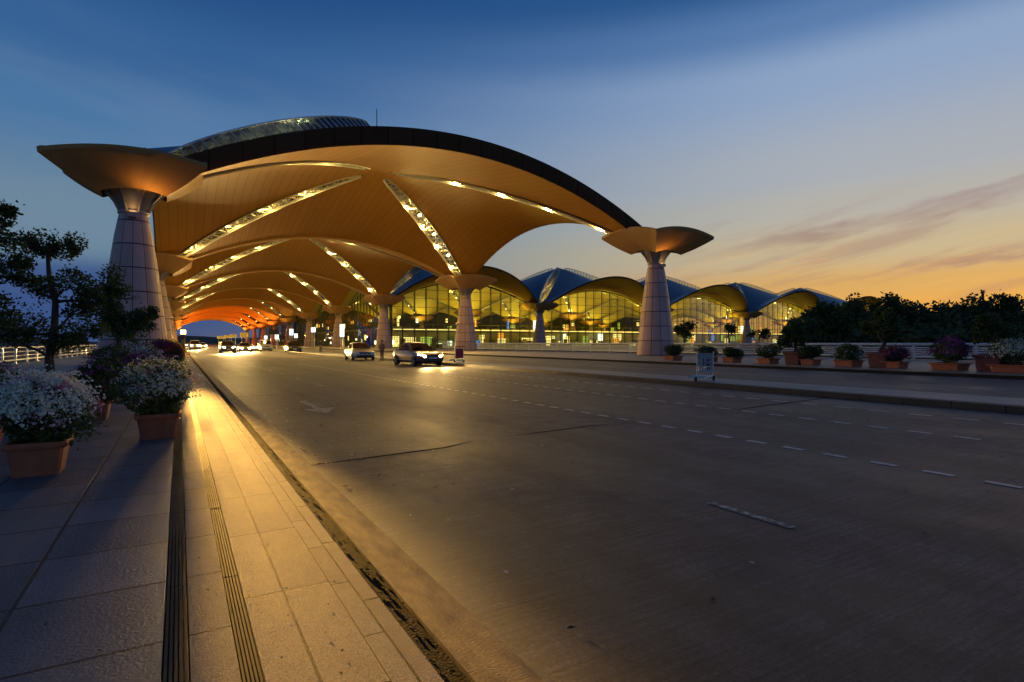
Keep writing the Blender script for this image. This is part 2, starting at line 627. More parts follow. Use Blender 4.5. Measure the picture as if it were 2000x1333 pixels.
# fallen leaves / petals on the road
mb = MB()
for _ in range(420):
    if random.random() < .6:
        p = Vector((1.4 + random.random() ** 1.5 * 3.2, random.uniform(5, 18), 0))
    else:
        p = Vector((random.uniform(1.5, 13), random.uniform(2, 24), 0))
    a = random.uniform(0, 6.3)
    s = random.uniform(.012, .032)
    u, w = Vector((math.cos(a), math.sin(a), 0)) * s, Vector((-math.sin(a), math.cos(a), 0)) * s * .5
    p.z = .007
    mb.face([p - u, p + w + Vector((0, 0, .008)), p + u, p - w + Vector((0, 0, .004))], random.randrange(3))
for _ in range(110):
    p = Vector((random.uniform(-.9, .85), 1.6 + random.random() ** 1.4 * 14, PZ + .005))
    a = random.uniform(0, 6.3)
    s = random.uniform(.006, .014)
    u, w = Vector((math.cos(a), math.sin(a), 0)) * s, Vector((-math.sin(a), math.cos(a), 0)) * s * .6
    mb.face([p - u, p + w + Vector((0, 0, .002)), p + u, p - w], 1)
o = mb.build('fallen_leaves', [M['fpale'], M['soil'], M['leaflight']])
o['kind'] = 'stuff'
# markings
mb = MB()


def dash(x, y, l, w, wear=0):
    mb.grid([[(x - w / 2, y + l * t, .005), (x + w / 2, y + l * t, .005)] for t in (0, .5, 1)])


for i in range(70):
    dash(7.1, 2.2 + i * .56, .30, .10)
for i in range(60):
    dash(10.1, 3.6 + i * .62, .34, .10)
for i in range(50):
    dash(12.55, 3.0 + i * .75, .40, .10)
structure(mb.build('road_marking', M['paint2']))
mb = MB()
for y in (2.62, 19, 23, 27, 31, 35, 39, 43):
    dash(4.05, y, .8, .08)
for i in range(40):
    dash(22.2, -2 + i * 4, 1.6, .12)
structure(mb.build('road_marking', M['paint']))
mb = MB()
P = lambda x, y: ground(x, y, .006)
mb.face([P(584, 784.5), P(596, 783), P(627, 797), P(615, 799)])
mb.face([P(592, 800.5), P(615, 799), P(627, 797), P(655, 796), P(640, 807.5)])
structure(mb.build('road_arrow', M['paint']))
mb = MB()
for y in (6.8, 16.5, 26, 36, 46, 58, 72):
    k = 1.6 if y < 10 else 0
    rows = []
    for i in range(23):
        t = i / 22
        x = 1.31 + 13.19 * t
        yy = y + k * t + random.uniform(-.02, .02) + (.22 if 3.4 < x < 6.6 else 0)
        w = random.uniform(.022, .042) * (.12 if 3.3 < x < 4.4 or 6.6 < x < 10.4 else 1)
        rows.append([(x, yy - w, .004), (x, yy + w, .004)])
    mb.grid(rows)
structure(mb.build('road_joint', M['tar']))
# hills on the horizon
mb = MB()
rows = []
for i in range(81):
    a = R(-70 + i * 2)
    d = 1700
    h = 6 + 14 * (math.sin(i * .37) * .5 + .5) + 6 * math.sin(i * 1.3)
    rows.append([(d * math.sin(a), d * math.cos(a), -2), ((d + 120) * math.sin(a), (d + 120) * math.cos(a), max(3, h)), ((d + 400) * math.sin(a), (d + 400) * math.cos(a), -2)])
mb.grid(rows)
structure(mb.build('hills', M['earth'], smooth=True))

# ---- vault roof geometry ------------------------------------------------
def A(u):
    return 10.5 + 6.5 * (1 - u * u)


def D(s):
    return 21.2 - 10.7 * (.437 * s + .563 * s * s)


def At(u):
    return A(u) + 1.3


def Dt(s):
    return 26.2 - 14.4 * (.84 * s + .16 * s * s)


def slot(s, w0):
    if s <= .05 or s >= .95:
        return 0.0
    x = (s - .05) / .9
    return w0 * (4 * x * (1 - x)) ** .42 / H * math.sqrt(2)


SV = [i / 48 for i in range(-48, 49)]
SV = sorted(set(SV + [-.95, -.05, .05, .95]))


def quad_sheet(zf_d, zf_a, w0, nt=10):
    """one quadrant (front, v<0) of the vault sheet, in module coordinates; returns grid rows"""
    rows = []
    for u in SV:
        a = abs(u)
        t0 = a + slot(a, w0)
        row = []
        for k in range(nt + 1):
            t = k / nt
            v = t0 + (1 - t0) * t if t0 < 1 else 1
            tt = (v - a) / (1 - a) if a < 1 else 1
            z = zf_d(a) + (zf_a(a) - zf_d(a)) * tt
            row.append((u * H, -v * H, z))
        rows.append(row)
    return rows


def rot(rows, k):
    c, s = [(1, 0), (0, 1), (-1, 0), (0, -1)][k]
    return [[(x * c - y * s, x * s + y * c, z) for x, y, z in r] for r in rows]


qs = quad_sheet(D, A, .95)
qt = quad_sheet(Dt, At, 1.5)
mb = MB()
for k in range(4):
    mb.grid(rot(qs, k))
ME_SOFFIT = mb.mesh('vault', M['soffit'], True)
M['soffit2'] = seam_mat('hall_soffit', (.44, .36, .10), (.34, .27, .07), 0, .55, .07, .6, noise_amt=.08, bumpd=.008, spec=.25)
ME_SOFFIT2 = ME_SOFFIT.copy()
ME_SOFFIT2.materials[0] = M['soffit2']
mb = MB()
for k in range(4):
    mb.grid(rot(qt, k))
ME_SKIN = mb.mesh('roof_skin', M['skin'], True)

# skylight prism, slot lining and truss along the diagonal x=y>0
SS = [.05 + .9 * i / 30 for i in range(31)]


def dg(s, off, z):
    """point at diagonal position s, `off` metres to the side"""
    q = off / math.sqrt(2)
    return (s * H + q, s * H - q, z)


def sw(s, w0):
    return slot(s, w0) * H / math.sqrt(2)


mb = MB()
rows = [[dg(s, -sw(s, 1.62), Dt(s) - .06), dg(s, 0, Dt(s) + .06 + sw(s, 1.55)), dg(s, sw(s, 1.62), Dt(s) - .06)] for s in SS]
mb.grid(rows, 0)
ME_SKYL = mb.mesh('skylight', M['skyglass'])
M['skyglass2'] = glass('hall_skylight_glass', (.82, .86, .88), .05, .15, (.6, .75, .9), gain=.3)
ME_SKYL2 = ME_SKYL.copy()
ME_SKYL2.materials[0] = M['skyglass2']
mb = MB()
for s, r in zip(SS, rows):
    mb.tube([Vector(r[0]) + Vector((0, 0, .05)), Vector(r[1]) + Vector((0, 0, .05)), Vector(r[2]) + Vector((0, 0, .05))], .055, 4)
mb.tube([Vector(r[1]) + Vector((0, 0, .06)) for r in rows], .08, 4)
for j in (0, 2):
    mb.tube([Vector(r[j]) + Vector((0, 0, .08)) for r in rows], .07, 4)
ME_SKYF = mb.mesh('skylight_frame', M['rail'])
mb = MB()
for sg in (-1, 1):
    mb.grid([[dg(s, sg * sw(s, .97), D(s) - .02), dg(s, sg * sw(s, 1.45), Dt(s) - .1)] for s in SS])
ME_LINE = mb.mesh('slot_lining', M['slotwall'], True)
mb = MB()
TS = [.07 + .86 * i / 24 for i in range(25)]
for sg in (-1, 1):
    mb.tube([dg(s, sg * sw(s, .80), D(s) + .10) for s in TS], .10, 5)
    mb.tube([dg(s, sg * sw(s, .55), D(s) + (Dt(s) - D(s)) * .6) for s in TS], .06, 5)
    mb.tube([dg(s, sg * sw(s, .94), D(s) - .05) for s in TS], .085, 4)
for i, s in enumerate(TS):
    mb.tube([dg(s, -sw(s, .80), D(s) + .10), dg(s, sw(s, .80), D(s) + .10)], .075, 4)
    if i < len(TS) - 1:
        s2 = TS[i + 1]
        sg = 1 if i % 2 else -1
        mb.tube([dg(s, sg * sw(s, .80), D(s) + .12), dg(s2, -sg * sw(s2, .80), D(s2) + .12)], .06, 4)
        zu = lambda q: D(q) + (Dt(q) - D(q)) * .6
        for k in (-1, 1):
            a_, b_ = (dg(s, k * sw(s, .80), D(s) + .1), dg(s2, k * sw(s2, .55), zu(s2)))
            mb.tube([a_, b_], .035, 4)
            mb.tube([dg(s, k * sw(s, .55), zu(s)), dg(s2, k * sw(s2, .80), D(s2) + .1)], .03, 4)
ME_TRUSS = mb.mesh('truss', M['steel'])
mb = MB()
mb.lathe([(.02, .26), (.10, .25), (.16, .05), (.17, 0)], 12, mi=0, cap=True)
mb.ball((0, 0, -.03), .13, 5, 1, .6)
ME_LAMP = mb.mesh('lamp', [M['darksteel'], M['bulb']], True)
LAMPS = (.30, .47, .64, .82)


def fascia_mesh(name):
    mb = MB()
    n = 60
    rows = [[(u * H, -H - .02, A(u) - .03), (u * H, -H - .14, A(u) + .2), (u * H, -H - .20, At(u) + .04), (u * H, -H + .12, At(u) + .10)] for u in [-1 + 2 * i / n for i in range(n + 1)]]
    mb.grid(rows)
    return mb.mesh(name, M['fascia'], True)


ME_FASCIA = fascia_mesh('fascia')


mb = MB()
rows = []
for i in range(61):
    u = -1 + 2 * i / 60
    rows.append([(u * H, H - .28, A(u) + .06), (u * H, H - .24, A(u) - .20), (u * H, H + .24, A(u) - .20), (u * H, H + .28, A(u) + .06)])
mb.grid(rows)
ME_LITEDGE = mb.mesh('lit_edge_band', M['litedge'], True)  # pale band added so the lit arch edge reads as a light line


def lip_mesh():
    """arched overhang with its own soffit, skin and edge, on the front side of an end vault"""
    mb = MB()
    us = [-.97 + 1.94 * i / 50 for i in range(51)]

    def pt(u, t, dz):
        g = max(0.0, 1 - u * u)
        out = 8.0 * g ** .8 * t
        return (u * H, -H - out - .03, A(u) + dz + 2.9 * g * t * t * .75 + .65 * g * t)
    mb.grid([[pt(u, t / 6, 0) for t in range(7)] for u in us], 0)
    mb.grid([[pt(u, t / 6, 1.32 - .85 * t / 6) for t in range(7)] for u in us], 1)
    mb.grid([[pt(u, 1, 0), pt(u, 1, .47)] for u in us], 2)
    return mb.mesh('overhang', [M['soffit'], M['skin'], M['fascia']], True)


ME_LIP = lip_mesh()

LIGHTS = []


def add_light(kind, loc, power, col, size=.2, aim=None, ang=120, blend=.7):
    l = bpy.data.lights.new('lamp_light', kind)
    l.energy = power
    l.color = col
    l.shadow_soft_size = size
    if kind == 'SPOT':
        l.spot_size = R(ang)
        l.spot_blend = blend
    o = bpy.data.objects.new('lamp_light', l)
    COL.objects.link(o)
    o.location = loc
    if aim is not None:
        o.rotation_euler = (Vector(aim) - Vector(loc)).to_track_quat('-Z', 'Y').to_euler()
    return o


def vault(parent, cx, cy, fascias=(), lips=(), lamps=True, lit=0, plain=False, ls=LAMPS, hall=False):
    v = link('vault', ME_SOFFIT2 if hall else ME_SOFFIT, parent, (cx, cy, 0))
    link('roof_skin', ME_SKIN, v)
    for k in range(4):
        rz = k * PI / 2
        link('skylight', ME_SKYL2 if hall else ME_SKYL, v, rz=rz)
        link('skylight_frame', ME_SKYF, v, rz=rz)
        link('slot_lining', ME_LINE, v, rz=rz)
        if not plain:
            link('truss', ME_TRUSS, v, rz=rz)
        if lamps:
            a = rz + PI / 4
            for s in LAMPS:
                r = s * H * math.sqrt(2)
                sd = sw(s, .55)
                p = (r * math.cos(a) - sd * math.sin(a), r * math.sin(a) + sd * math.cos(a), D(s) + .32)
                link('lamp', ME_LAMP, v, p)
                if lit and s in ls:
                    add_light('POINT', (cx + p[0], cy + p[1], p[2] - .25), lit, (1, .70, .20), .14)
    for k in fascias:
        link('fascia', ME_FASCIA, v, rz=k * PI / 2)
    for k in lips:
        link('overhang', ME_LIP, v, rz=k * PI / 2)
    return v


# column with flared head and square capital bowl
mb = MB()
prof = [(1.93, 0), (1.93, .05), (1.80, 1.2), (1.63, 2.8), (1.44, 4.5), (1.24, 6.2), (1.00, 7.9), (.76, 9.2)]
mb.lathe(prof, 40)
ME_COL = mb.mesh('column', M['colclad'], True)
mb = MB()
mb.lathe([(.80, 9.2), (.84, 9.22), (.84, 9.34), (.74, 9.36), (.80, 9.6), (1.10, 10.05), (1.62, 10.75)], 32)
for k in range(8):
    a = k * PI / 4 + PI / 8
    mb.tube([(.80 * math.cos(a), .80 * math.sin(a), 9.35), (1.12 * math.cos(a), 1.12 * math.sin(a), 9.98), (1.75 * math.cos(a), 1.75 * math.sin(a), 10.8)], .07, 5)
ME_FLARE = mb.mesh('column_head', M['flare'], True)
mb = MB()
nb = 20
for k in range(4):
    rows = []
    for i in range(nb + 1):
        q = -1 + 2 * i / nb
        row = []
        for j in range(9):
            t = j / 8
            half = 1.72 + (3.9 - 1.72) * t
            g = 1 - q * q
            z = (10.08 + .34 * g) * (1 - t) + (11.65 + .62 * g) * t - .10 * math.sin(PI * t)
            row.append((q * half, -half - .10 * g * math.sin(PI * t), z))
        # thickness turned in at the top
        row.append((q * 3.91, -3.91, 11.90 + .55 * (1 - q * q)))
        row.append((q * 3.80, -3.80, 11.91 + .55 * (1 - q * q)))
        row.append((q * 2.6, -2.6, 11.25 + .3 * (1 - q * q)))
        row.append((0, 0, 11.2))
        rows.append(row)
    mb.grid(rot(rows, k))
ME_BOWL = mb.mesh('capital', M['bowl'], True)
mb = MB()
mb.box(-.20, .20, -.16, .16, -.14, .14, 0)
mb.face([(-.17, -.12, .145), (.17, -.12, .145), (.17, .12, .145), (-.17, .12, .145)], 1)
mb.tube([(0, .16, 0), (0, .42, -.05)], .04, 5, 0)
ME_FLOOD = mb.mesh('floodlight', [M['flare'], M['capbulb']])


def column(parent, x, y, z0=FZ, floods=(), tilt=None):
    c = link('column', ME_COL, parent, (x, y, z0))
    link('column_head', ME_FLARE, c)
    cap = link('capital', ME_BOWL, c)
    if tilt:
        rm = Matrix.Rotation(R(tilt[0]), 3, 'X') @ Matrix.Rotation(R(tilt[1]), 3, 'Y')
        pv = Vector((0, 0, 10.3))
        cap.rotation_euler = rm.to_euler()
        cap.location = pv - rm @ pv + Vector((0, 0, tilt[2]))
    for a in floods:
        link('floodlight', ME_FLOOD, c, (1.62 * math.sin(a), -1.62 * math.cos(a), 4.45), a)
    return c


AMB = (1, .50, .08)
ORG = (1, .27, .03)
canopy = thing('entrance_canopy', 'long vaulted canopy over the drop-off road on two rows of tapering granite columns', 'canopy')
NC = 9
for k in range(NC):
    fs = [3]
    if k == 0:
        fs.append(0)
    if k == NC - 1:
        fs.append(2)
    if k < 2:
        fs.append(1)
    v = vault(canopy, (XL + XR) / 2, Y0 + S * (k + .5), fs, (), lit=(820 if k < 4 else 0), plain=k > 5)
    if k < NC - 1:
        link('lit_edge_band', ME_LITEDGE, v)
    if k < 6:
        for sx in (-1, 1):
            q = ((XL + XR) / 2 + sx * .5 * H, Y0 + S * (k + .5) + .5 * H, D(.5) - .1)
            add_light("SPOT", q, 12000, (1, .56, .12), .3, (q[0] - sx * 3, q[1] - 3, 0), 100, .9)
for k in range(NC + 1):
    fl = [0, PI] if 0 < k < NC else ([0] if k == NC else [PI])
    for x in (XL, XR):
        y = Y0 + S * k
        column(canopy, x, y, PZ if x < 0 else FZ, [] if k == 0 else [PI * .5 if x < 0 else -PI * .5], None if k else (6.5, -2.5, .22) if x < 0 else (3.5, 0, .12))
        sx = 1 if x < 0 else -1
        col = ORG if k in (6, 7, 8) else AMB
        pw = (1600 if k < 4 else 4200) if 0 < k < 6 else 1700 if k == 0 else 20000
        # floodlights at the column head throw their light across the vaults
        for dy in ([1] if k == 0 else [-1] if k == NC else [1, -1]):
            add_light('SPOT', (x + sx * 1.9, y + dy * 1.6, 4.6), pw * ((.50 if x < 0 else .18) if k < 5 else 1), col, .25, (x + sx * 15, y + dy * 15, 17), 140, 1.0)

# floodlights of the forecourt
mb = MB()
mb.box(-.3, .3, -.2, .2, -.05, .35, 0)
mb.ball((0, -.1, -.08), .22, 6, 1, .8)
ME_BIG = mb.mesh('truss_floodlight', [M['darksteel'], M['bulb']])
for s_ in (.36, .52, .70):      # the three bare bulbs seen in the right rear truss
    q = (XL + XR) / 2 + s_ * H + .2, Y0 + H + s_ * H - .4, D(s_) - .12
    link('truss_floodlight', ME_BIG, canopy, q)
    add_light('SPOT', (q[0], q[1] - .3, q[2] - .35), 5000, (1, .58, .17), .25, (q[0] - 8, q[1] - 14, 0), 110, .9)

post = thing('striped_post_added_flood', 'red and yellow striped post with an added floodlight on top beside the big left column', 'light post', (.22, 39.6, PZ))  # the floodlight on this post is added to turn the paving gold
for q in range(6):
    mb = MB()
    mb.lathe([(.11, q * .3), (.11, q * .3 + .3)], 14)
    mb.build('band', M['postred'] if q % 2 else M['postyellow'], post, True)
mb = MB()
mb.lathe([(.20, 0), (.20, .03), (.13, .05)], 14)
mb.build('foot', M['darksteel'], post, True)
mb = MB()
mb.box(-.17, .17, -.10, .14, 1.8, 2.1, 0)
mb.face([(-.14, -.105, 1.83), (.14, -.105, 1.83), (.14, -.105, 2.07), (-.14, -.105, 2.07)], 1)
mb.build('added_lamp_head', [M['darksteel'], M['capbulb']], post)
add_light('SPOT', (.22, 39.42, 2.05), 300000, (1, .52, .10), .10, (.18, 1.6, .2), 5.5, 1.0)  # added beam standing in for the gold light of passing traffic

for x in (XL, XR):
    fx = link('floodlight', ME_FLOOD, canopy, (x, Y0 - 1.0, 9.02 + (PZ if x < 0 else FZ)))
    tx = 1 if x < 0 else -1
    add_light('SPOT', (x + tx * .7, Y0 - 1.7, 9.25), 170, (1, .42, .07), .12, (x + tx * 2.2, Y0 - 4.2, 11.8), 150, 1.0)

# ---- terminal -------------------------------------------------------------
terminal = thing('airport_terminal', 'glass walled terminal building under a field of pointed vaulted roofs, lit gold inside', 'building')
TY = Y0 + 2 * S
TI, TJ = 5, 3
cells = [(i, j) for i in range(TI) for j in range(TJ)] + [(i, j) for i in range(1) for j in range(TJ, 7)]
for i, j in cells:
    lips = [0] if j == 0 else []
    fs = []
    if i == TI - 1:
        lips.append(1)
    vault(terminal, XR + S * (i + .5), TY + S * (j + .5), fs, lips, lamps=(j < 2), lit=(650 if j == 0 else 0), plain=(j > 1), ls=(.47, .82), hall=True)
done = set()
for i, j in cells:
    for a, b in ((i, j), (i + 1, j), (i, j + 1), (i + 1, j + 1)):
        if a == 0 or (a, b) in done:
            continue
        done.add((a, b))
        column(terminal, XR + S * a, TY + S * b, .02)
        if b < 4:
            y = TY + S * b
            x = XR + S * a
            for dx, dy in (((1, 1), (-1, 1)) if b == 0 else ((1, 1), (-1, -1))):
                add_light('SPOT', (x + dx * 2, y + dy * 2.2, 4.6), 13000, (1, .70, .08), .3, (x + dx * 12, y + dy * 13, 17), 150, 1.0)
# curtain walls
M['shop'] = emit('shop_light', (1, .80, .32), 1.6)
M['shopw'] = emit('shop_white', (.85, 1, .8), 3.2)
M['shopb'] = emit('shop_blue', (.08, .22, .9), 1.3)
M['shopg'] = emit('shop_green', (.55, .75, .15), .8)
M['shopo'] = emit('shop_orange', (1, .42, .06), 1.4)


M['darkwall'] = mat('dark_end_wall', (.035, .035, .022), .5)


def curtain(parent, x0, y0, dx, dy, length, nm=13, m='wallglass', name='glass_wall'):
    """glass wall from (x0,y0) along (dx,dy), its top following the roof arch"""
    nx, ny = -dy, dx
    us = [-.90 + 1.80 * i / nm for i in range(nm + 1)]
    top = lambda u: A(u) - .15
    P = lambda u, z, o=0: (x0 + dx * length * (u + 1) / 2 + nx * o, y0 + dy * length * (u + 1) / 2 + ny * o, z)
    mb = MB()
    fine = [-.92 + 1.84 * i / 40 for i in range(41)]
    mb.grid([[P(u, .05), P(u, top(u))] for u in fine])
    w = mb.build(name, M[m], parent)
    mb = MB()
    for u in us:
        zt = top(u) - .1
        mb.tube([P(u, .05, .5), P(u, zt, .5)], .14, 4)
        mb.tube([P(u, .05, -.15), P(u, zt, -.15)], .06, 4)
    for z in (2.1, 4.2, 6.3, 8.4, 10.2, 12.4, 14.6):
        run = [u for u in fine if top(u) > z]
        if len(run) > 1:
            mb.tube([P(run[0], z, .05), P(run[-1], z, .05)], .045, 4)
    mb.tube([P(u, top(u) + .05, 0) for u in fine], .16, 4)
    mb.build('wall_frame', M['darksteel'], w)
    return w


for i in range(TI):
    curtain(terminal, XR + S * i, TY + 1.5, 1, 0, S)
for j in range(0, 6):
    curtain(terminal, XR + 2.2, TY + S * (j + 1), 0, -1, S)
for i in range(TI):
    curtain(terminal, XR + S * i, TY + S * TJ - .5, 1, 0, S, m='darkwall', name='hall_end_wall')
for j in range(TJ):
    curtain(terminal, XR + S * TI, TY + S * j, 0, 1, S)
# interior: floor, gallery deck, shop row behind the glass
mb = MB()
mb.grid([[(XR + 3, TY + 3, .06), (XR + S * TI, TY + 3, .06)], [(XR + 3, TY + S * 7, .06), (XR + S * TI, TY + S * 7, .06)]])
mb.build('hall_floor', M['concrete'], terminal)
M['hallwall'] = mat('hall_wall', (.34, .27, .14), .5, noise=(.3, (.2, .16, .09), .4, .6))
mb = MB()
mb.box(XR + 8, XR + S * TI - 4, TY + 17, TY + 30, 4.9, 5.5)
for k in range(60):
    x = XR + 9 + k * 3.5
    mb.box(x, x + .08, TY + 17.05, TY + 17.13, 5.5, 6.5)
mb.box(XR + 8, XR + S * TI - 4, TY + 17.04, TY + 17.14, 6.5, 6.58)
deck = mb.build('gallery_deck', M['hallwall'], terminal)
mb = MB()
mb.box(XR + 8, XR + S * TI - 4, TY + 16.94, TY + 16.99, 4.98, 5.18)
mb.build('gallery_light_strip', M['shop'], deck)
mb = MB()
mb.box(XR + 8, XR + S * TI - 4, TY + 29, TY + 29.4, .06, 4.9)
shopwall = mb.build('hall_wall', M['hallwall'], terminal)
rs = random.Random(5)
for lev, (zlo, zhi) in enumerate(((.3, 4.6), (5.6, 8.6))):
    x = XR + 10
    while x < XR + S * TI - 8:
        w = rs.uniform(.9, 4.2) if lev == 0 else rs.uniform(.6, 2.2)
        kind = rs.choice(['shop', 'shop', 'shopw', 'shopg', 'shopb', 'shop', 'shopg', 'shopo'])
        z0 = zlo + rs.choice([0, .1, .7, 1.8])
        z1 = min(zhi, z0 + rs.uniform(.8, 3.4))
        y = TY + (rs.choice([28.9, 26, 22, 18.5]) if lev == 0 else rs.choice([29.5, 24, 20]))
        mb = MB()
        mb.box(x, x + w, y - .12, y, z0, z1)
        sh = mb.build('shop_window', M[kind], terminal)
        mb = MB()
        for q in range(int(w / .7) + 1):
            mb.box(x + q * .7, x + q * .7 + .14, y - .18, y - .125, z0, z1)
        for zz in (z1 - .5, z0 + (z1 - z0) * .45):
            mb.box(x, x + w, y - .19, y - .13, zz, zz + .12)
        mb.build('shop_frame', M['darksteel'], sh)
        x += w + (rs.uniform(.15, 1.5) if lev == 0 else rs.uniform(2, 9))
# hall counters and hanging signs
for k in range(26):
    x = XR + 9 + k * 7.6 + rs.uniform(-1, 1)
    y = TY + rs.uniform(8, 15)
    mb = MB()
    mb.box(x, x + rs.uniform(2, 4.5), y, y + 1, .06, 1.15)
    mb.box(x + .2, x + 1.6, y + .3, y + .5, 1.15, 2.6)
    mb.build('check_in_counter', M['hallwall'], terminal)
# roadside front (behind the canopy columns): gallery with lamps
mb = MB()
mb.box(XR + 7, XR + 10, TY + 6, TY + S * 5.5, 5.2, 5.7)
d2 = mb.build('gallery_deck', M['hallwall'], terminal)
for k in range(44):
    y = TY + 8 + k * 5.0
    mb = MB()
    z0 = rs.choice([1.0, 2.2, 6.4, 7.6])
    mb.box(XR + 6.8, XR + 6.95, y, y + rs.uniform(1.2, 3.4), z0, z0 + rs.uniform(.5, 1.7))
    mb.build('shop_window', M[rs.choice(['shop', 'shopw', 'shop', 'shopo'])], terminal)
mb = MB()
mb.tube([((XL + XR) / 2, Y0 + H, 25.9), ((XL + XR) / 2, Y0 + H, 28.4)], .05, 5)
mb.build('lightning_rod', M['darksteel'], canopy)

# ---- guard rails ------------------------------------------------------------
def guard_rail(name, label, x, y0, y1, z0, zs, step, rad):
    t = thing(name, label, 'guard rail', (x, y0, z0))
    for i, z in enumerate(zs):
        mb = MB()
        r = rad * (1.5 if i in (0, len(zs) - 1) else .8)
        mb.tube([(0, 0, z), (0, (y1 - y0) / 2, z), (0, y1 - y0, z)], r, 8)
        mb.build('rail', M['rail'], t, True)
    mb = MB()
    mb.box(-.05, .05, -.09, -.03, 0, zs[-1] + .04)
    mb.box(-.05, .05, .03, .09, 0, zs[-1] + .04)
    mb.box(-.09, .09, -.14, .14, 0, .03)
    me = mb.mesh('post', M['rail'])
    n = int((y1 - y0) / step)
    for k in range(n + 1):
        link('post', me, t, (0.02, k * step, 0))
    return t


guard_rail('guard_rail', 'long galvanised guard rail of horizontal bars along the far pavement edge', 48, -6, 110, FZ, (.22, .42, .58, .74, .90, 1.16), 3.9, .07)
guard_rail('guard_rail', 'pale guard rail beside the near pavement, half hidden behind the potted trees', -8.6, 3, 170, PZ, (.25, .5, .75, 1.02), 3.0, .035)

# ---- potted flowers -----------------------------------------------------------
def pot_mesh(mb, hb, ht, h, rim):
    def ring(r, z):
        c = .12 * r
        return [(r - c, -r, z), (r, -r + c, z), (r, r - c, z), (r - c, r, z), (-r + c, r, z), (-r, r - c, z), (-r, -r + c, z), (-r + c, -r, z)]
    mb.grid([ring(hb * .98, 0), ring(hb, .02), ring(ht * .97, h - rim), ring(ht * .98, h - rim - .002), ring(ht * 1.06, h - rim), ring(ht * 1.10, h - rim * .6), ring(ht * 1.10, h - .012), ring(ht * 1.06, h), ring(ht * .96, h), ring(ht * .93, h - .05)], 0, True)
    mb.face(ring(ht * .93, h - .05), 1)
    mb.face(ring(hb * .98, 0)[::-1], 0)


def flowers(mb, c, rad, n, size, palette, topbias=.7):
    """clusters of small papery bracts over the skin of a shrub; palette: list of (material index, weight)"""
    blobs = [(rnd_dir(), random.choices([p[0] for p in palette], [p[1] for p in palette])[0]) for _ in range(170)]
    lobes = [rnd_dir() for _ in range(16)]
    for _ in range(int(n * 1.7)):
        d = rnd_dir()
        if random.random() < topbias and d.z < 0:
            d.z = -d.z
        if d.z < -.35:
            continue
        if random.random() > .22 + 1.3 * max(max(0, d.dot(q)) ** 9 for q in lobes):
            continue
        r = random.uniform(.80, 1.10) if random.random() < .9 else random.uniform(1.1, 1.28)
        p = Vector((c[0] + d.x * rad[0] * r, c[1] + d.y * rad[1] * r, c[2] + d.z * rad[2] * r))
        mi = max(blobs, key=lambda b: b[0].dot(d))[1]
        for _k in range(random.randint(3, 7)):
            q = p + rnd_dir() * size * 1.4
            a = (rnd_dir() + d * .8).normalized()
            s = a.cross(rnd_dir())
            if s.length < .1:
                continue
            s.normalize()
            w = a.cross(s)
            z = size * random.uniform(.4, .75)
            mb.face([q + s * z, q + w * z * .8 + a * z * .3, q - s * z, q - w * z * .8 + a * z * .3], mi)


def flower_pot(label, loc, pot, shrub, pal, nleaf, nfl, lsize=.06, fsize=.028, potmat='terracotta', group=None, lm=(0, 1, 1, 2)):
    """pot=(half bottom, half top, height); shrub=(rx, ry, rz, dz, dx)"""
    t = thing('flower_planter', label, 'flower pot', loc, 0, group)
    mb = MB()
    pot_mesh(mb, *pot, .075 * pot[2] / .4)
    mb.build('pot', [M[potmat], M['soil']], t)
    rx, ry, rz, dz = shrub[:4]
    dx = shrub[4] if len(shrub) > 4 else 0
    c = (dx, 0, pot[2] + dz)
    mb = MB()
    for k in range(5):
        a = random.uniform(0, 6.3)
        limb(mb, (0, 0, pot[2] - .06), (c[0] + math.cos(a) * rx * .6, math.sin(a) * ry * .6, c[2] + rz * .2), .014, .006, .1, 4)
    mb.build('stem', M['bark'], t)
    mb = MB()
    pad(mb, c, (rx, ry, rz), nleaf, lsize, lm, .35, False, .35)
    mb.build('foliage', LEAF(), t)
    if nfl:
        mb = MB()
        flowers(mb, c, (rx, ry, rz), nfl, fsize, pal)
        mb.build('blossoms', LEAF(), t)
    return t


def front(px, py, back):
    p = ground(px, py, PZ)
    return (p.x, p.y + back, PZ)


flower_pot('terracotta pot overflowing with white blossoms and a few pink ones, closest to the viewer', front(66, 934, .26), (.185, .225, .33), (.40, .40, .35, .28, .02), [(3, 16), (7, 1.6), (4, .7)], 3000, 1050, .055, .027, lm=(0, 1, 1, 2))
flower_pot('terracotta pot with dark leafy shrub dotted with purple flowers', front(180, 823, .26), (.185, .235, .34), (.42, .42, .38, .30, .02), [(5, 3), (4, 1), (3, .6)], 3000, 130, .06, .028, lm=(0, 0, 0, 1))
flower_pot('terracotta pot with white blossoms and pink tips standing beside the drain grate', front(309, 859, .24), (.20, .25, .34), (.44, .43, .38, .30, .0), [(3, 12), (7, 1), (4, .6)], 3000, 680, .055, .027, lm=(0, 1, 1, 2))
flower_pot('terracotta pot with sparse magenta flowers behind the other pots', front(232, 779, .26), (.25, .32, .36), (.50, .46, .42, .34), [(5, 4), (3, 1), (4, 1)], 2400, 160, .07, .03, lm=(0, 0, 1))
flower_pot('pot of pale pink blossoms near the foot of the big column', (-.95, 20.2, PZ), (.26, .34, .40), (.52, .5, .42, .38), [(7, 3), (3, 2), (4, 1)], 1300, 330, .085, .04, lm=(0, 1))
flower_pot('pot with deep red flowers next to the pale pink one', (-.44, 23.4, PZ), (.26, .34, .40), (.60, .6, .50, .42), [(6, 4), (5, 1)], 4200, 520, .085, .05, lm=(0, 0, 1))
flower_pot('green leafy shrub in a pot with faint pink flowers', (-1.55, 18.3, PZ), (.26, .34, .40), (.56, .5, .44, .42), [(4, 2), (5, 1)], 1800, 60, .085, .04, lm=(1, 1, 2))
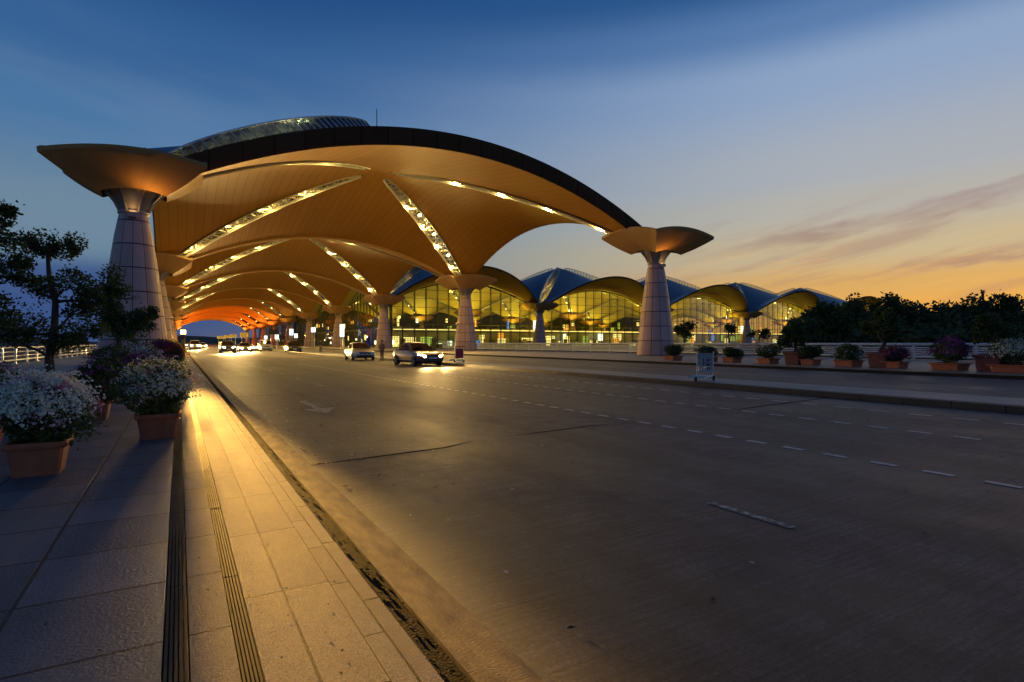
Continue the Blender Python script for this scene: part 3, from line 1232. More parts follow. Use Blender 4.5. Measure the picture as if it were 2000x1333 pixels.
flower_pot('white blossoms in a pot below the potted trees, left of the nearest pot', (-2.15, 8.9, PZ), (.26, .33, .38), (.48, .46, .36, .34), [(3, 4), (7, 2), (5, 1)], 1500, 300, .06, .03)

# ---- potted trees ----------------------------------------------------------------
def bonsai(label, px, depth, trunk, pads, nden, lsize, potspec, z0, mis=(0, 0, 1), r0=.09, name='potted_tree'):
    """trunk: photo pixel path; pads: (px, py, rx, ry, depth offset) seen at that depth, turned into metres round the pot"""
    base = along(px, depth, z0)
    k = depth / F
    rt, fw = Vector((CA, -SA, 0)), Vector((SA, CA, 0))
    t = thing(name, label, 'tree', base)

    def loc(x, y, off=0):
        return rt * ((x - px) * k) + fw * off + Vector((0, 0, EYE + (HZ - y) * k - z0))
    hb, ht, h = potspec
    if lsize < .1:
        pads = [(x, y, rx * 1.22, ry * 1.28, o) for x, y, rx, ry, o in pads]
    mb = MB()
    pot_mesh(mb, hb, ht, h, .09 * h / .5)
    mb.build('pot', [M['maroonpot'], M['soil']], t)
    tp = [Vector((0, 0, h - .05))] + [loc(x, y, o) for x, y, o in trunk]
    n = len(tp)
    mb = MB()
    mb.tube(tp, [r0 * (1 - .65 * i / (n - 1)) for i in range(n)], 9)
    for x, y, rx, ry, off in pads:
        c = loc(x, y, off)
        a = min(tp[1:], key=lambda q: (q - c).length + (1.0 if q.z > c.z else 0))
        pts = limb(mb, a, c - Vector((0, 0, ry * k * .35)), r0 * .38, r0 * .10, .14, 5)
        for _ in range(7):
            s = pts[random.randint(2, 5)]
            d = rnd_dir()
            e = c + Vector((d.x * rx * k * .8, d.y * rx * k * .8, abs(d.z) * ry * k * .5 - ry * k * .2))
            limb(mb, s, e, r0 * .12, r0 * .04, .12, 3)
    mb.build('trunk', M['bark'], t, True)
    mb = MB()
    for x, y, rx, ry, off in pads:
        c = loc(x, y, off)
        R3 = (rx * k, rx * k * .9, ry * k)
        area = R3[0] * R3[1] + R3[0] * R3[2]
        nn = int(nden * area / (lsize * lsize))
        for _ in range(max(4, int(nn / 130))):
            d = rnd_dir()
            cc = (c.x + d.x * R3[0] * .72, c.y + d.y * R3[1] * .72, c.z + d.z * R3[2] * .6)
            q = random.uniform(.30, .52)
            pad(mb, cc, (R3[0] * q, R3[1] * q, max(R3[2] * q * 1.3, lsize * 1.5)), 130, lsize, mis, .3, False, .5)
    mb.build('crown', LEAF(), t)
    return t


bonsai('tall potted tree with flat cloud shaped tiers, its bare trunk showing under the top tier', 100, 11.0,
       [(96, 700, 0), (106, 650, 0), (104, 590, .05), (96, 540, 0), (93, 500, 0)],
       [(100, 472, 46, 27, 0), (66, 476, 26, 18, .2), (134, 484, 26, 18, -.2), (62, 562, 34, 22, .1), (142, 556, 40, 24, -.1), (118, 598, 36, 17, .3), (168, 590, 30, 16, .1),
        (40, 640, 58, 30, -.2), (110, 655, 60, 30, -.35), (165, 655, 42, 26, 0), (12, 660, 34, 26, .1)],
       9.0, .064, (.32, .40, .5), PZ)
bonsai('dense dark potted tree in rounded tiers in front of the pink column', 232, 17.0,
       [(236, 690, 0), (228, 650, 0), (226, 610, 0), (218, 575, 0)],
       [(212, 553, 36, 26, 0), (236, 575, 30, 24, .2), (200, 585, 26, 22, -.2), (250, 608, 44, 26, 0), (215, 620, 36, 24, -.2), (282, 612, 20, 11, 0), (240, 645, 44, 24, -.1), (262, 640, 24, 16, .2)],
       9.0, .092, (.34, .42, .5), PZ)
bonsai('potted tree only half in view with a ragged high crown', -38, 9.0,
       [(-40, 700, 0), (-34, 620, 0), (-42, 550, 0), (-30, 480, 0)],
       [(-25, 425, 36, 26, 0), (2, 405, 18, 8, .1), (-10, 465, 46, 28, -.1), (12, 505, 40, 26, 0), (-50, 510, 60, 34, .2), (0, 545, 44, 16, .1), (-60, 590, 60, 30, 0), (-20, 640, 50, 30, 0)],
       9.0, .064, (.32, .40, .5), PZ)

# ---- planters along the far pavement -------------------------------------------------
def far_spot(px, X=30.9):
    u = (px - 1000) / F
    T = math.tan(YAW)
    tt = (u + T) / (1 - u * T)
    return Vector((X, X / tt, FZ))


FG = 'planters along the far pavement'
for px, lab, w, h, pal, nf, lm in (
        (1315, 'dark round bush in a low trough beside the right front column', 1.3, .75, [], 0, (0, 0, 1)),
        (1383, 'small dark bush in a trough behind the trolley', 1.3, .7, [], 0, (0, 0, 1)),
        (1430, 'low dark bush in a trough under the thin roadside tree', 1.2, .6, [], 0, (0, 0, 0)),
        (1500, 'bush with a rim of tiny white flowers by the far guard rail', 1.3, .75, [(3, 1)], 120, (0, 1)),
        (1583, 'leafy green bush in a trough right of the two tiered topiary', 1.1, .7, [], 0, (0, 1)),
        (1657, 'bright green bush in a trough on the far pavement', 1.4, .85, [(3, 1)], 14, (1, 1, 2)),
        (1748, 'bush of dull red and purple flowers beside the leaning bonsai', 1.2, .65, [(6, 2), (5, 2)], 170, (0, 0, 1)),
        (1855, 'large bush topped with vivid purple flowers on the far pavement', 1.6, 1.0, [(5, 1)], 300, (0, 0, 1)),
        (1984, 'bush covered in white flowers at the end of the far planters', 1.9, .95, [(3, 1)], 420, (0, 1, 2))):
    p = far_spot(px)
    flower_pot(lab, p, (w * .34, w * .38, .34), (w * .50, w * .48, h * .58, h * .50), pal, 1900, nf, .11, .055, 'terracotta', None, lm)
for px, lab, trunk, pads in (
        (1555, 'two tiered clipped topiary in a maroon pot on the far pavement', [(1555, 680, 0), (1552, 665, 0), (1553, 650, 0)], [(1552, 643, 20, 15, 0), (1540, 650, 12, 8, 0), (1553, 666, 30, 10, 0), (1535, 668, 14, 8, .2)]),
        (1722, 'leaning bonsai with a crooked pale trunk and domed crown in a maroon pot', [(1721, 684, 0), (1728, 670, 0), (1716, 655, 0), (1720, 640, 0)], [(1722, 622, 28, 20, 0), (1716, 636, 34, 13, 0), (1728, 612, 18, 10, 0), (1743, 655, 18, 9, 0), (1700, 640, 14, 9, 0)]),
        (1937, 'broad topped bonsai in a maroon pot beside the white flower bush', [(1938, 690, 0), (1942, 675, 0), (1936, 660, 0)], [(1938, 632, 24, 16, 0), (1940, 648, 34, 16, 0), (1914, 655, 18, 9, 0), (1960, 658, 20, 9, 0), (1926, 640, 14, 9, 0)])):
    p = far_spot(px)
    dep = p.x * SA + p.y * CA
    bonsai(lab, px, dep, trunk, pads, .9, .16, (.42, .50, .75), FZ, (0, 0, 1), .13)

# ---- trees between the guard rail and the terminal, and the wood -------------------
def tree(label, px, depth, ytop, ybase_crown, w, lsize, n, mis=(0, 0, 1), z0=-.1, clump=9, name='broadleaf_tree'):
    base = along(px, depth, z0)
    k = depth / F
    t = thing(name, label, 'tree', base)
    zt, zb = EYE + (HZ - ytop) * k - z0, EYE + (HZ - ybase_crown) * k - z0
    r = w * k / 2
    mb = MB()
    pts = limb(mb, (0, 0, 0), (random.uniform(-.3, .3), random.uniform(-.3, .3), (zt + zb) / 2), .03 * zt, .012 * zt, .03, 6)
    cs = []
    for _ in range(clump):
        d = rnd_dir()
        q = random.uniform(.30, .55)
        c = Vector((d.x * r * (1 - q * .7), d.y * r * (1 - q * .7), (zt + zb) / 2 + d.z * (zt - zb) / 2 * (1 - q)))
        cs.append((c, q))
        limb(mb, pts[random.randint(2, 6)], c, .012 * zt, .004 * zt, .1, 4)
    mb.build('trunk', M['bark'], t, True)
    mb = MB()
    for c, q in cs:
        pad(mb, c, (r * q, r * q, max((zt - zb) / 2 * q, lsize)), n // clump, lsize, mis, .2, False, .5)
    mb.build('crown', LEAF(), t)
    return t


tree('dark tree standing right beside the front column against the lit glass', 1338, 80, 628, 662, 46, .38, 900)
tree('thin tree with small tufts before the terminal glass', 1425, 78, 628, 655, 22, .32, 380, clump=5)
tree('low bush like tree left of the clipped topiary', 1482, 84, 640, 668, 44, .36, 500)
tree('rounded dark tree covering the end of the terminal', 1618, 104, 588, 668, 92, .62, 2600, clump=20)
tree('leafy tree in front of the last terminal vault', 1570, 96, 612, 668, 60, .5, 1300, clump=14)
tree('open crowned tall tree rising above the wood', 1905, 128, 572, 640, 50, .75, 620, clump=8)
tree('flat topped tree standing above the wood, widest of those against the orange sky', 1952, 128, 570, 640, 62, .75, 700, clump=8)
tree('slim bare stemmed tree with a tiny tuft poking out of the wood', 1920, 126, 566, 574, 9, .4, 60, clump=3)
tree('airy tree on the skyline above the middle of the wood', 1838, 130, 582, 640, 44, .75, 520, clump=7)
tree('ragged treetop over the left end of the wood', 1735, 128, 572, 640, 66, .8, 900, clump=10)
tree('rounded treetop on the wooded skyline next to the terminal roof', 1668, 124, 579, 650, 74, .8, 1100, clump=11)
tree('pale green shrub behind the far guard rail', 1780, 58, 659, 672, 30, .24, 420, (1, 1, 2), clump=6, name='shrub')
mb = MB()
rw = random.Random(3)
for row in range(4):
    for k in range(21):
        px = 1590 + k * 26 + rw.uniform(-12, 12) + row * 7
        dep = 108 + row * 9 + rw.uniform(-3, 3)
        top = [640, 622, 604, 590][row] + rw.uniform(-7, 9) + 5 * math.sin(k * .9)
        if row == 3 and 1590 < px < 1660:
            top += 10
        base = along(px, dep, 0)
        zt = EYE + (HZ - top) * dep / F
        r = rw.uniform(2.4, 3.7)
        for _ in range(4):
            d = rnd_dir()
            c = (base.x + d.x * 2.2, base.y + d.y * 2.2, zt - r * .75 + d.z * 1.2 - (abs(d.x) + abs(d.y)) * .6)
            pad(mb, c, (r * .7, r * .7, r * .6), 85, .95, (0,), .5, False, .4)
        pad(mb, (base.x, base.y, zt * .40), (r * 1.2, r * 1.2, zt * .42), 110, 1.35, (0,), .5, False, .4)
for k in range(3000):
    px = rw.uniform(1570, 2180)
    dep = rw.uniform(100, 108)
    p = along(px, dep, rw.uniform(0, 2.8))
    leaf(mb, p, 1.3, 0)
o = mb.build('wood', M['leafwood'])
o['kind'] = 'stuff'

# ---- cars ------------------------------------------------------------------------------
M['tyre'] = mat('tyre', (.02, .02, .02), .8)
M['rim'] = mat('alloy', (.5, .5, .5), .3, metal=.9)
M['carglass'] = mat('car_glass', (.012, .014, .016), .06, spec=.8)
M['trim'] = mat('black_trim', (.02, .02, .02), .5)
M['lens'] = mat('headlamp_lens', (.55, .55, .55), .1, spec=.8)
M['headon'] = emit('headlight_on', (1, .70, .30), 90)
M['headfar'] = emit('headlight_far', (1, .72, .32), 420)
M['plate'] = mat('number_plate', (.55, .55, .55), .5)
M['amber'] = mat('tail_lens', (.4, .03, .02), .2)


def paint(name, col, metal=.3):
    return mat(name, col, .28, metal=metal, spec=.5, coat=.6)


def make_wheel(parent, x, y, r, side):
    mb = MB()
    n = 24
    w = .11
    prof = [(r * .62, -w), (r * .93, -w), (r, -w * .7), (r, w * .7), (r * .93, w), (r * .62, w)]
    rows = [[(px, y + pr * math.cos(2 * PI * k / n), r + pr * math.sin(2 * PI * k / n)) for k in range(n)] for pr, px in prof]
    rows = [[(x + q[0], q[1], q[2]) for q in row] for row in rows]
    mb.grid(rows, 0, True)
    wheel = mb.build('wheel', M['tyre'], parent, True)
    mb = MB()
    sx = x + side * .075
    mb.grid([[(sx, y + r * .64 * math.cos(2 * PI * k / n), r + r * .64 * math.sin(2 * PI * k / n)) for k in range(n)],
             [(sx + side * .02, y + r * .55 * math.cos(2 * PI * k / n), r + r * .55 * math.sin(2 * PI * k / n)) for k in range(n)]], 0, True)
    for k in range(5):
        a = 2 * PI * k / 5 + .3
        mb.tube([(sx + side * .01, y, r), (sx + side * .012, y + r * .58 * math.cos(a), r + r * .58 * math.sin(a))], .035, 5)
    mb.ball((sx, y, r), .06, 4)
    mb.build('rim', M['rim'], wheel)
    return wheel


def car(name, label, loc, rz, paintm, kind='sedan', lit=False, far=False, group=None):
    t = thing(name, label, 'car', loc, rz, group)
    if kind == 'sedan':
        L, W, Hh, belt = 4.55, .88, 1.47, .93
        hood = [(-2.28, .36, .58, .62), (-2.22, .24, .68, .74), (-2.0, .20, .76, .83), (-1.5, .20, .84, .87), (-.95, .20, .93, .88), (.2, .20, .95, .88), (1.4, .20, .97, .88), (1.75, .20, 1.00, .86), (2.12, .24, .98, .80), (2.25, .36, .90, .70)]
        gh = [(-1.0, .90, .78), (-.15, 1.41, .60), (.35, 1.465, .585), (.95, 1.42, .58), (1.75, .99, .72)]
    elif kind == 'suv':
        L, W, Hh, belt = 4.6, .92, 1.72, 1.08
        hood = [(-2.30, .42, .72, .66), (-2.24, .28, .86, .78), (-2.0, .25, .95, .88), (-1.5, .25, 1.02, .91), (-1.0, .25, 1.08, .92), (.2, .25, 1.10, .92), (1.4, .25, 1.12, .92), (2.0, .25, 1.12, .90), (2.22, .28, 1.06, .84), (2.30, .42, 1.0, .74)]
        gh = [(-1.1, 1.05, .82), (-.35, 1.64, .66), (.2, 1.71, .65), (1.5, 1.68, .64), (2.15, 1.12, .76)]
    else:  # van
        L, W, Hh, belt = 4.7, .92, 1.95, 1.12
        hood = [(-2.30, .42, .80, .70), (-2.24, .28, .95, .82), (-2.0, .25, 1.04, .90), (-1.7, .25, 1.10, .92), (-1.4, .25, 1.14, .92), (.2, .25, 1.16, .92), (1.4, .25, 1.16, .92), (2.1, .25, 1.16, .92), (2.28, .28, 1.14, .90), (2.33, .42, 1.1, .84)]
        gh = [(-1.75, 1.08, .84), (-.95, 1.84, .74), (.0, 1.94, .73), (1.8, 1.92, .73), (2.28, 1.12, .82)]
    mb = MB()
    rows = []
    for y, zl, zh, hw in hood:
        m_ = zl + (zh - zl) * .5
        half = [(hw * .80, zl), (hw * .97, zl + (zh - zl) * .16), (hw, m_), (hw * .985, zl + (zh - zl) * .78), (hw * .93, zh - .03), (hw * .74, zh), (0, zh + .035)]
        row = [(x, y, z) for x, z in half] + [(-x, y, z) for x, z in half[-2::-1]]
        rows.append(row)
    mb.grid(rows, 0)
    mb.face(rows[0][::-1], 0)
    mb.face(rows[-1], 0)
    mb.face([rows[0][0]] + [r[0] for r in rows[1:]] + [r[-1] for r in rows[::-1]], 0)
    body = mb.build('body', paintm, t, True)
    mb = MB()
    rows = []
    zb = [h[2] for h in hood]
    for i, (y, z, hw) in enumerate(gh):
        lowz = belt - .03
        wb = W * .93
        half = [(wb, lowz), (wb * .985 if z > belt + .1 else hw, min(z, belt + .02)), (hw, max(z - .05, min(z, belt + .02))), (hw * .8, z), (0, z + .02)]
        rows.append([(x, y, q) for x, q in half] + [(-x, y, q) for x, q in half[-2::-1]])
    mb.grid(rows, 0)
    cabin = mb.build('cabin', paintm, t, True)
    # glass panes, set just proud of the cabin
    g0, g1, gm, g3, g4 = gh

    def lerp(a, b, q):
        return tuple(a[i] + (b[i] - a[i]) * q for i in range(3))
    mb = MB()
    nrm = .012
    a0, a1 = lerp(g0, g1, .08), lerp(g0, g1, .93)
    mb.grid([[(-a0[2] * .93, a0[0] - nrm, a0[1] + .03), (0, a0[0] - nrm - .02, a0[1] + .05), (a0[2] * .93, a0[0] - nrm, a0[1] + .03)],
             [(-a1[2] * .90, a1[0] - nrm, a1[1] + .015), (0, a1[0] - nrm - .02, a1[1] + .035), (a1[2] * .90, a1[0] - nrm, a1[1] + .015)]])
    mb.build('windscreen', M['carglass'], t)
    mb = MB()
    a0, a1 = lerp(g4, g3, .12), lerp(g4, g3, .90)
    mb.grid([[(-a0[2] * .9, a0[0] + nrm, a0[1] + .03), (a0[2] * .9, a0[0] + nrm, a0[1] + .03)], [(-a1[2] * .9, a1[0] + nrm, a1[1] + .02), (a1[2] * .9, a1[0] + nrm, a1[1] + .02)]])
    mb.build('rear_window', M['carglass'], t)
    for sd in (-1, 1):
        ym = (gm[0] + g1[0]) / 2 + .15
        for ya, yb, za, zb_ in ((g0[0] + .33, ym - .04, None, None), (ym + .04, g3[0] + (g4[0] - g3[0]) * .35, None, None)):
            def top(y):
                for p, q in zip(gh, gh[1:]):
                    if p[0] <= y <= q[0]:
                        return p[1] + (q[1] - p[1]) * (y - p[0]) / (q[0] - p[0])
                return belt

            def hw(y):
                for p, q in zip(gh, gh[1:]):
                    if p[0] <= y <= q[0]:
                        return p[2] + (q[2] - p[2]) * (y - p[0]) / (q[0] - p[0])
                return W * .9
            mb = MB()
            rows = []
            for i in range(7):
                y = ya + (yb - ya) * i / 6
                zt = max(belt + .05, top(y) - .10)
                wb = W * .93
                fz = lambda z: wb * .985 + (hw(y) - wb * .985) * max(0, (z - belt - .02)) / max(.05, top(y) - .05 - belt - .02)
                rows.append([(sd * (fz(belt + .04) + .012), y, belt + .04), (sd * (fz(zt) + .012), y, zt)])
            mb.grid(rows)
            mb.build('side_window', M['carglass'], t)
    for sd in (-1, 1):
        mb = MB()
        mb.ball((sd * (W + .10), g0[0] + .42, belt + .10), .085, 5, 0, .8)
        mb.tube([(sd * (W - .06), g0[0] + .42, belt + .04), (sd * (W + .08), g0[0] + .42, belt + .08)], .025, 5)
        mb.build('wing_mirror', paintm, t, True)
    y0, z0 = hood[1][0], hood[1][1]
    zh = hood[1][2]
    hl = []
    for sd in (-1, 1):
        mb = MB()
        mb.grid([[(sd * .44, y0 - .075, zh - .13), (sd * .60, y0 - .055, zh - .13), (sd * .73, y0 + .06, zh - .10), (sd * .82, y0 + .30, zh - .02)],
                 [(sd * .44, y0 - .06, zh - .03), (sd * .60, y0 - .03, zh + .00), (sd * .73, y0 + .10, zh + .03), (sd * .81, y0 + .34, zh + .07)]])
        mb.build('headlight', (M['headfar'] if far else M['headon']) if lit else M['lens'], t)
    mb = MB()
    mb.grid([[(-.40, y0 - .085, zh - .16), (0, y0 - .12, zh - .16), (.40, y0 - .085, zh - .16)], [(-.42, y0 - .07, zh - .03), (0, y0 - .10, zh - .03), (.42, y0 - .07, zh - .03)]])
    mb.build('grille', M['trim'], t)
    mb = MB()
    mb.box(-.62, .62, y0 - .10, y0 + .05, z0 + .07, z0 + .20)
    mb.build('bumper_intake', M['trim'], t)
    mb = MB()
    mb.box(-.25, .25, y0 - .115, y0 - .105, z0 + .22, z0 + .33)
    mb.build('number_plate', M['plate'], t)
    r = .32 if kind == 'sedan' else .36
    for yw in (-1.38, 1.36):
        for sd in (-1, 1):
            # dark wheel arch
            mb = MB()
            n = 16
            mb.grid([[(sd * (W + .004), yw + rr * math.cos(PI * k / n), r + rr * math.sin(PI * k / n)) for k in range(n + 1)] for rr in (r * .9, r * 1.16)])
            mb.build('wheel_arch', M['trim'], t)
            make_wheel(t, sd * (W - .085), yw, r, sd)
    if not lit or True:
        for sd in (-1, 1):
            mb = MB()
            ye = hood[-2][0]
            mb.grid([[(sd * .55, ye + .10, hood[-2][2] - .20), (sd * .80, ye - .02, hood[-2][2] - .20)], [(sd * .55, ye + .06, hood[-2][2] - .04), (sd * .79, ye - .06, hood[-2][2] - .04)]])
            mb.build('tail_light', M['amber'], t)
    if lit:
        c, s = math.cos(rz), math.sin(rz)
        for sd in (-1, 1):
            lx, ly = sd * .62, y0 - .25
            p = Vector((loc[0] + lx * c - ly * s, loc[1] + lx * s + ly * c, loc[2] + zh - .07))
            d = Vector((-(-1) * s * -1, -1 * c, 0))
            add_light('SPOT', p, 11000 if far else 1700, (1, .62, .20), .08, p + Vector((s, -c, -.035)) * 10, 70, .8)
    return t


CARG = None
silver = paint('silver_paint', (.50, .48, .44), .6)
dark = paint('dark_violet_paint', (.10, .065, .075), .4)
black = paint('black_paint', (.02, .02, .022), .3)
white = paint('white_paint', (.62, .60, .54), 0)
gold = paint('champagne_paint', (.36, .28, .17), .5)
red = paint('maroon_paint', (.22, .03, .02), .3)
car('parked_car', 'silver saloon car with its lights off, a person standing at its front wing', (12.85, 46.6, 0), R(-4), silver)
car('parked_car', 'dark saloon car with both headlights lit, stopped beside the island', (13.0, 33.8, 0), R(3), dark, lit=True)
car('parked_car', 'black off-road car with unlit lamps parked at the island behind the silver saloon', (14.0 - .2, 84, 0), R(-2), black, 'suv')
car('parked_van', 'cream van parked under the canopy', (12.2, 101, 0), 0, white, 'van')
car('parked_car', 'champagne saloon car with lit headlights next to the cream van', (9.6, 104, 0), 0, gold, lit=True, far=True)
car('parked_car', 'maroon saloon car behind the cream van', (12.6, 112, 0), 0, red)
for k, (x, y, pm, kd, lab) in enumerate(((2.7, 128, white, 'van', 'white van with blazing headlights driving in the kerb lane'), (5.7, 86, black, 'suv', 'black off-road car with blazing headlights in the second lane'),
                                         (5.7, 176, silver, 'sedan', 'silver saloon with lit headlights following the black off-road car'), (8.7, 96, gold, 'sedan', 'champagne saloon with blazing headlights in the third lane'),
                                         (11.6, 190, white, 'van', 'white van with lit headlights by the far end of the island'), (2.7, 215, gold, 'sedan', 'farthest saloon with lit headlights in the kerb lane'),
                                         (8.7, 124, red, 'sedan', 'maroon saloon with lit headlights in the third lane'))):
    car('oncoming_car', lab, (x, y, 0), 0, pm, kd, lit=True, far=True)

# ---- luggage trolleys -------------------------------------------------------------------
def trolley(label, loc, rz, panelcol, poster):
    t = thing('luggage_trolley', label, 'trolley', loc, rz)
    mb = MB()
    for sx in (-1, 1):
        mb.tube([(sx * .27, .42, .16), (sx * .24, -.52, .13)], .022, 6)
        mb.tube([(sx * .10, .40, .17), (sx * .09, -.55, .14)], .014, 6)
    for y in (.42, .1, -.25, -.52):
        mb.tube([(-.27, y, .16), (.27, y, .16)], .018, 6)
    mb.box(-.30, .30, .36, .46, .10, .17)
    mb.build('base_frame', M['rail'], t)
    mb = MB()
    for sx in (-1, 1):
        mb.tube([(sx * .27, .42, .15), (sx * .27, .44, .60), (sx * .27, .48, .98)], .02, 6)
    mb.tube([(-.27, .47, .90), (.27, .47, .90)], .016, 6)
    mb.tube([(-.27, .43, .35), (.27, .43, .35)], .016, 6)
    mb.build('upright', M['steel'], t)
    mb = MB()
    mb.tube([(-.30, .48, .98), (-.28, .56, 1.03), (.28, .56, 1.03), (.30, .48, .98)], .024, 8)
    mb.build('handle', M['trim'], t, True)
    mb = MB()
    mb.box(-.245, .245, .425, .445, .28, .92, 0)
    if poster:
        mb.box(-.06, -.03, .418, .424, .30, .74, 1)
        for x, z, w, h in ((.05, .66, .10, .05), (.04, .50, .12, .05), (.06, .36, .10, .08), (.03, .58, .05, .03)):
            mb.box(x, x + w, .418, .424, z, z + h, 1)
    mb.build('advert_panel', [panelcol, M['trim']], t)
    mb = MB()
    mb.box(-.24, .24, .30, .42, .62 - .32, .64 - .32, 0)
    for k in range(7):
        mb.tube([(-.24 + .08 * k, .30, .31), (-.24 + .08 * k, .30, .48)], .008, 4)
    mb.tube([(-.25, .30, .48), (.25, .30, .48)], .012, 5)
    mb.build('basket', M['rail'], t)
    for x, y, r in ((-.30, .40, .085), (.30, .40, .085), (0, -.56, .075)):
        mb = MB()
        n = 14
        rows = [[(x + q, y + pr * math.cos(2 * PI * k / n), r + pr * math.sin(2 * PI * k / n)) for k in range(n)] for pr, q in ((r * .3, -.025), (r, -.02), (r, .02), (r * .3, .025))]
        mb.grid(rows, 0, True)
        mb.face(rows[0][::-1])
        mb.face(rows[-1])
        mb.build('wheel', M['tyre'], t, True)
    return t


M['poster'] = mat('poster_panel', (.42, .36, .38), .5, noise=(5, (.30, .24, .28), .45, .6))
M['redpanel'] = mat('red_panel', (.40, .03, .05), .5)
trolley('luggage trolley with a pale advert panel standing alone on the island kerb', (14.98, 12.95, FZ), R(-66), M['poster'], True)
trolley('luggage trolley with a red panel on the island behind the dark saloon', (15.2, 40.6, FZ), R(160), M['redpanel'], False)
trolley('luggage trolley with a red panel on the island beyond the bonnet of the dark saloon', (15.6, 33.4, FZ), R(175), M['redpanel'], False)

# ---- people -------------------------------------------------------------------------------
M['skinm'] = mat('skin', (.36, .20, .13), .6)
M['hair'] = mat('hair', (.015, .012, .01), .6)


def skin_mesh(name, verts, edges, m, parent, sub=1):
    me = bpy.data.meshes.new(name)
    me.from_pydata([v[:3] for v in verts], edges, [])
    me.materials.append(m)
    o = link(name, me, parent)
    md = o.modifiers.new('skin', 'SKIN')
    md.use_smooth_shade = True
    if not me.skin_vertices:
        return o
    for i, v in enumerate(verts):
        me.skin_vertices[0].data[i].radius = (v[3], v[4] if len(v) > 4 else v[3])
        me.skin_vertices[0].data[i].use_root = i == 0
    s = o.modifiers.new('sub', 'SUBSURF')
    s.levels = s.render_levels = sub
    return o


def person(label, loc, rz, shirt, trousers, height=1.68, longsleeve=True):
    t = thing('person', label, 'person', loc, rz)
    k = height / 1.70
    V, E = [], []

    def add(p, r, par=None, r2=None):
        V.append((p[0] * k, p[1] * k, p[2] * k, r * k, (r2 or r) * k))
        if par is not None:
            E.append((par, len(V) - 1))
        return len(V) - 1
    pel = add((0, 0, .92), .135, None, .10)
    wa = add((0, -.01, 1.08), .125, pel, .09)
    ch = add((0, 0, 1.27), .145, wa, .10)
    nb = add((0, .01, 1.41), .075, ch)
    nk = add((0, .0, 1.47), .05, nb)
    h1 = add((0, -.02, 1.56), .078, nk, .09)
    add((0, -.01, 1.65), .062, h1, .075)
    add((0, -.105, 1.555), .014, h1)          # nose
    for sd in (-1, 1):
        add((sd * .085, 0, 1.56), .012, h1)   # ear
        sh = add((sd * .19, .01, 1.36), .055, ch)
        el = add((sd * .25, .03, 1.10), .042, sh)
        wr = add((sd * .24, -.05, .88), .028, el)
        pm = add((sd * .235, -.07, .81), .030, wr, .016)
        for q, (dy, l) in enumerate(((-.028, .062), (-.010, .072), (.008, .068), (.024, .055))):
            f1 = add((sd * .232, -.075 + dy, .81 - l * .65), .009, pm)
            add((sd * .222, -.078 + dy, .81 - l * 1.25), .008, f1)
        th = add((sd * .222, -.115, .825), .010, pm)
        add((sd * .215, -.125, .79), .008, th)
        hp = add((sd * .095, 0, .84), .095, pel)
        kn = add((sd * .105, -.02, .48), .058, hp)
        an = add((sd * .11, .02, .09), .036, kn)
        add((sd * .12, -.12, .035), .036, an, .028)
    skin_mesh('body', V, E, M['skinm'], t)
    # clothes: sleeves and shirt, then trousers, a little wider than the body
    W_, EE = [], []

    def ad(p, r, par=None, r2=None):
        W_.append((p[0] * k, p[1] * k, p[2] * k, r * k, (r2 or r) * k))
        if par is not None:
            EE.append((par, len(W_) - 1))
        return len(W_) - 1
    a = ad((0, 0, .90), .165, None, .125)
    b = ad((0, -.01, 1.08), .150, a, .115)
    c = ad((0, 0, 1.28), .168, b, .122)
    ad((0, .01, 1.40), .085, c)
    for sd in (-1, 1):
        s1 = ad((sd * .19, .01, 1.36), .075, c)
        s2 = ad((sd * .25, .03, 1.10), .060, s1)
        if longsleeve:
            ad((sd * .242, -.04, .91), .045, s2)
    skin_mesh('shirt', W_, EE, shirt, t)
    W_, EE = [], []
    a = ad((0, 0, .92), .150, None, .118)
    for sd in (-1, 1):
        b = ad((sd * .095, 0, .82), .108, a)
        c = ad((sd * .105, -.02, .48), .080, b)
        ad((sd * .11, .02, .10), .062, c)
    skin_mesh('trousers', W_, EE, trousers, t)
    mb = MB()
    mb.ball((0, .012 * k, 1.615 * k), .098 * k, 8, 0, .98)
    mb.build('hair', M['hair'], t, True)
    mb = MB()
    for sd in (-1, 1):
        mb.ball((sd * .033 * k, -.098 * k, 1.585 * k), .011 * k, 4, 0, .7)
    mb.build('eyes', M['hair'], t, True)
    for sd in (-1, 1):
        mb = MB()
        rows = []
        for y, w, z in ((.07, .04, .09), (.0, .048, .10), (-.10, .05, .06), (-.17, .03, .04)):
            rows.append([(sd * .115 * k + x * w * k, y * k, q * z * k) for x, q in ((-1, 0), (-1, .7), (0, 1), (1, .7), (1, 0))])
        mb.grid(rows)
        mb.build('shoe', M['trim'], t, True)
    return t


tan = mat('tan_cloth', (.36, .20, .10), .8)
navy = mat('navy_cloth', (.02, .025, .06), .8)
redc = mat('red_cloth', (.5, .03, .02), .8)
greyc = mat('grey_cloth', (.10, .10, .11), .8)
person('person in tan shirt and trousers standing at the front wing of the silver car', (14.15, 44.6, 0), R(-60), tan, tan, 1.66)
person('person in a bright red top standing far down the island', (15.6, 102, FZ), R(10), redc, greyc, 1.7)
person('person in dark clothes waiting on the island near the black car', (15.9, 76, FZ), R(40), navy, greyc, 1.65)

# ---- signs and barrier under the canopy ---------------------------------------------------
M['yellowsign'] = emit('yellow_sign_face', (1, .62, .08), .35)
M['whitesign'] = emit('white_sign_face', (.9, 1, .95), 2.2)
M['bluecloth'] = mat('blue_print', (.02, .03, .30), .6)
M['pinkprint'] = mat('pink_print', (.45, .16, .28), .6)


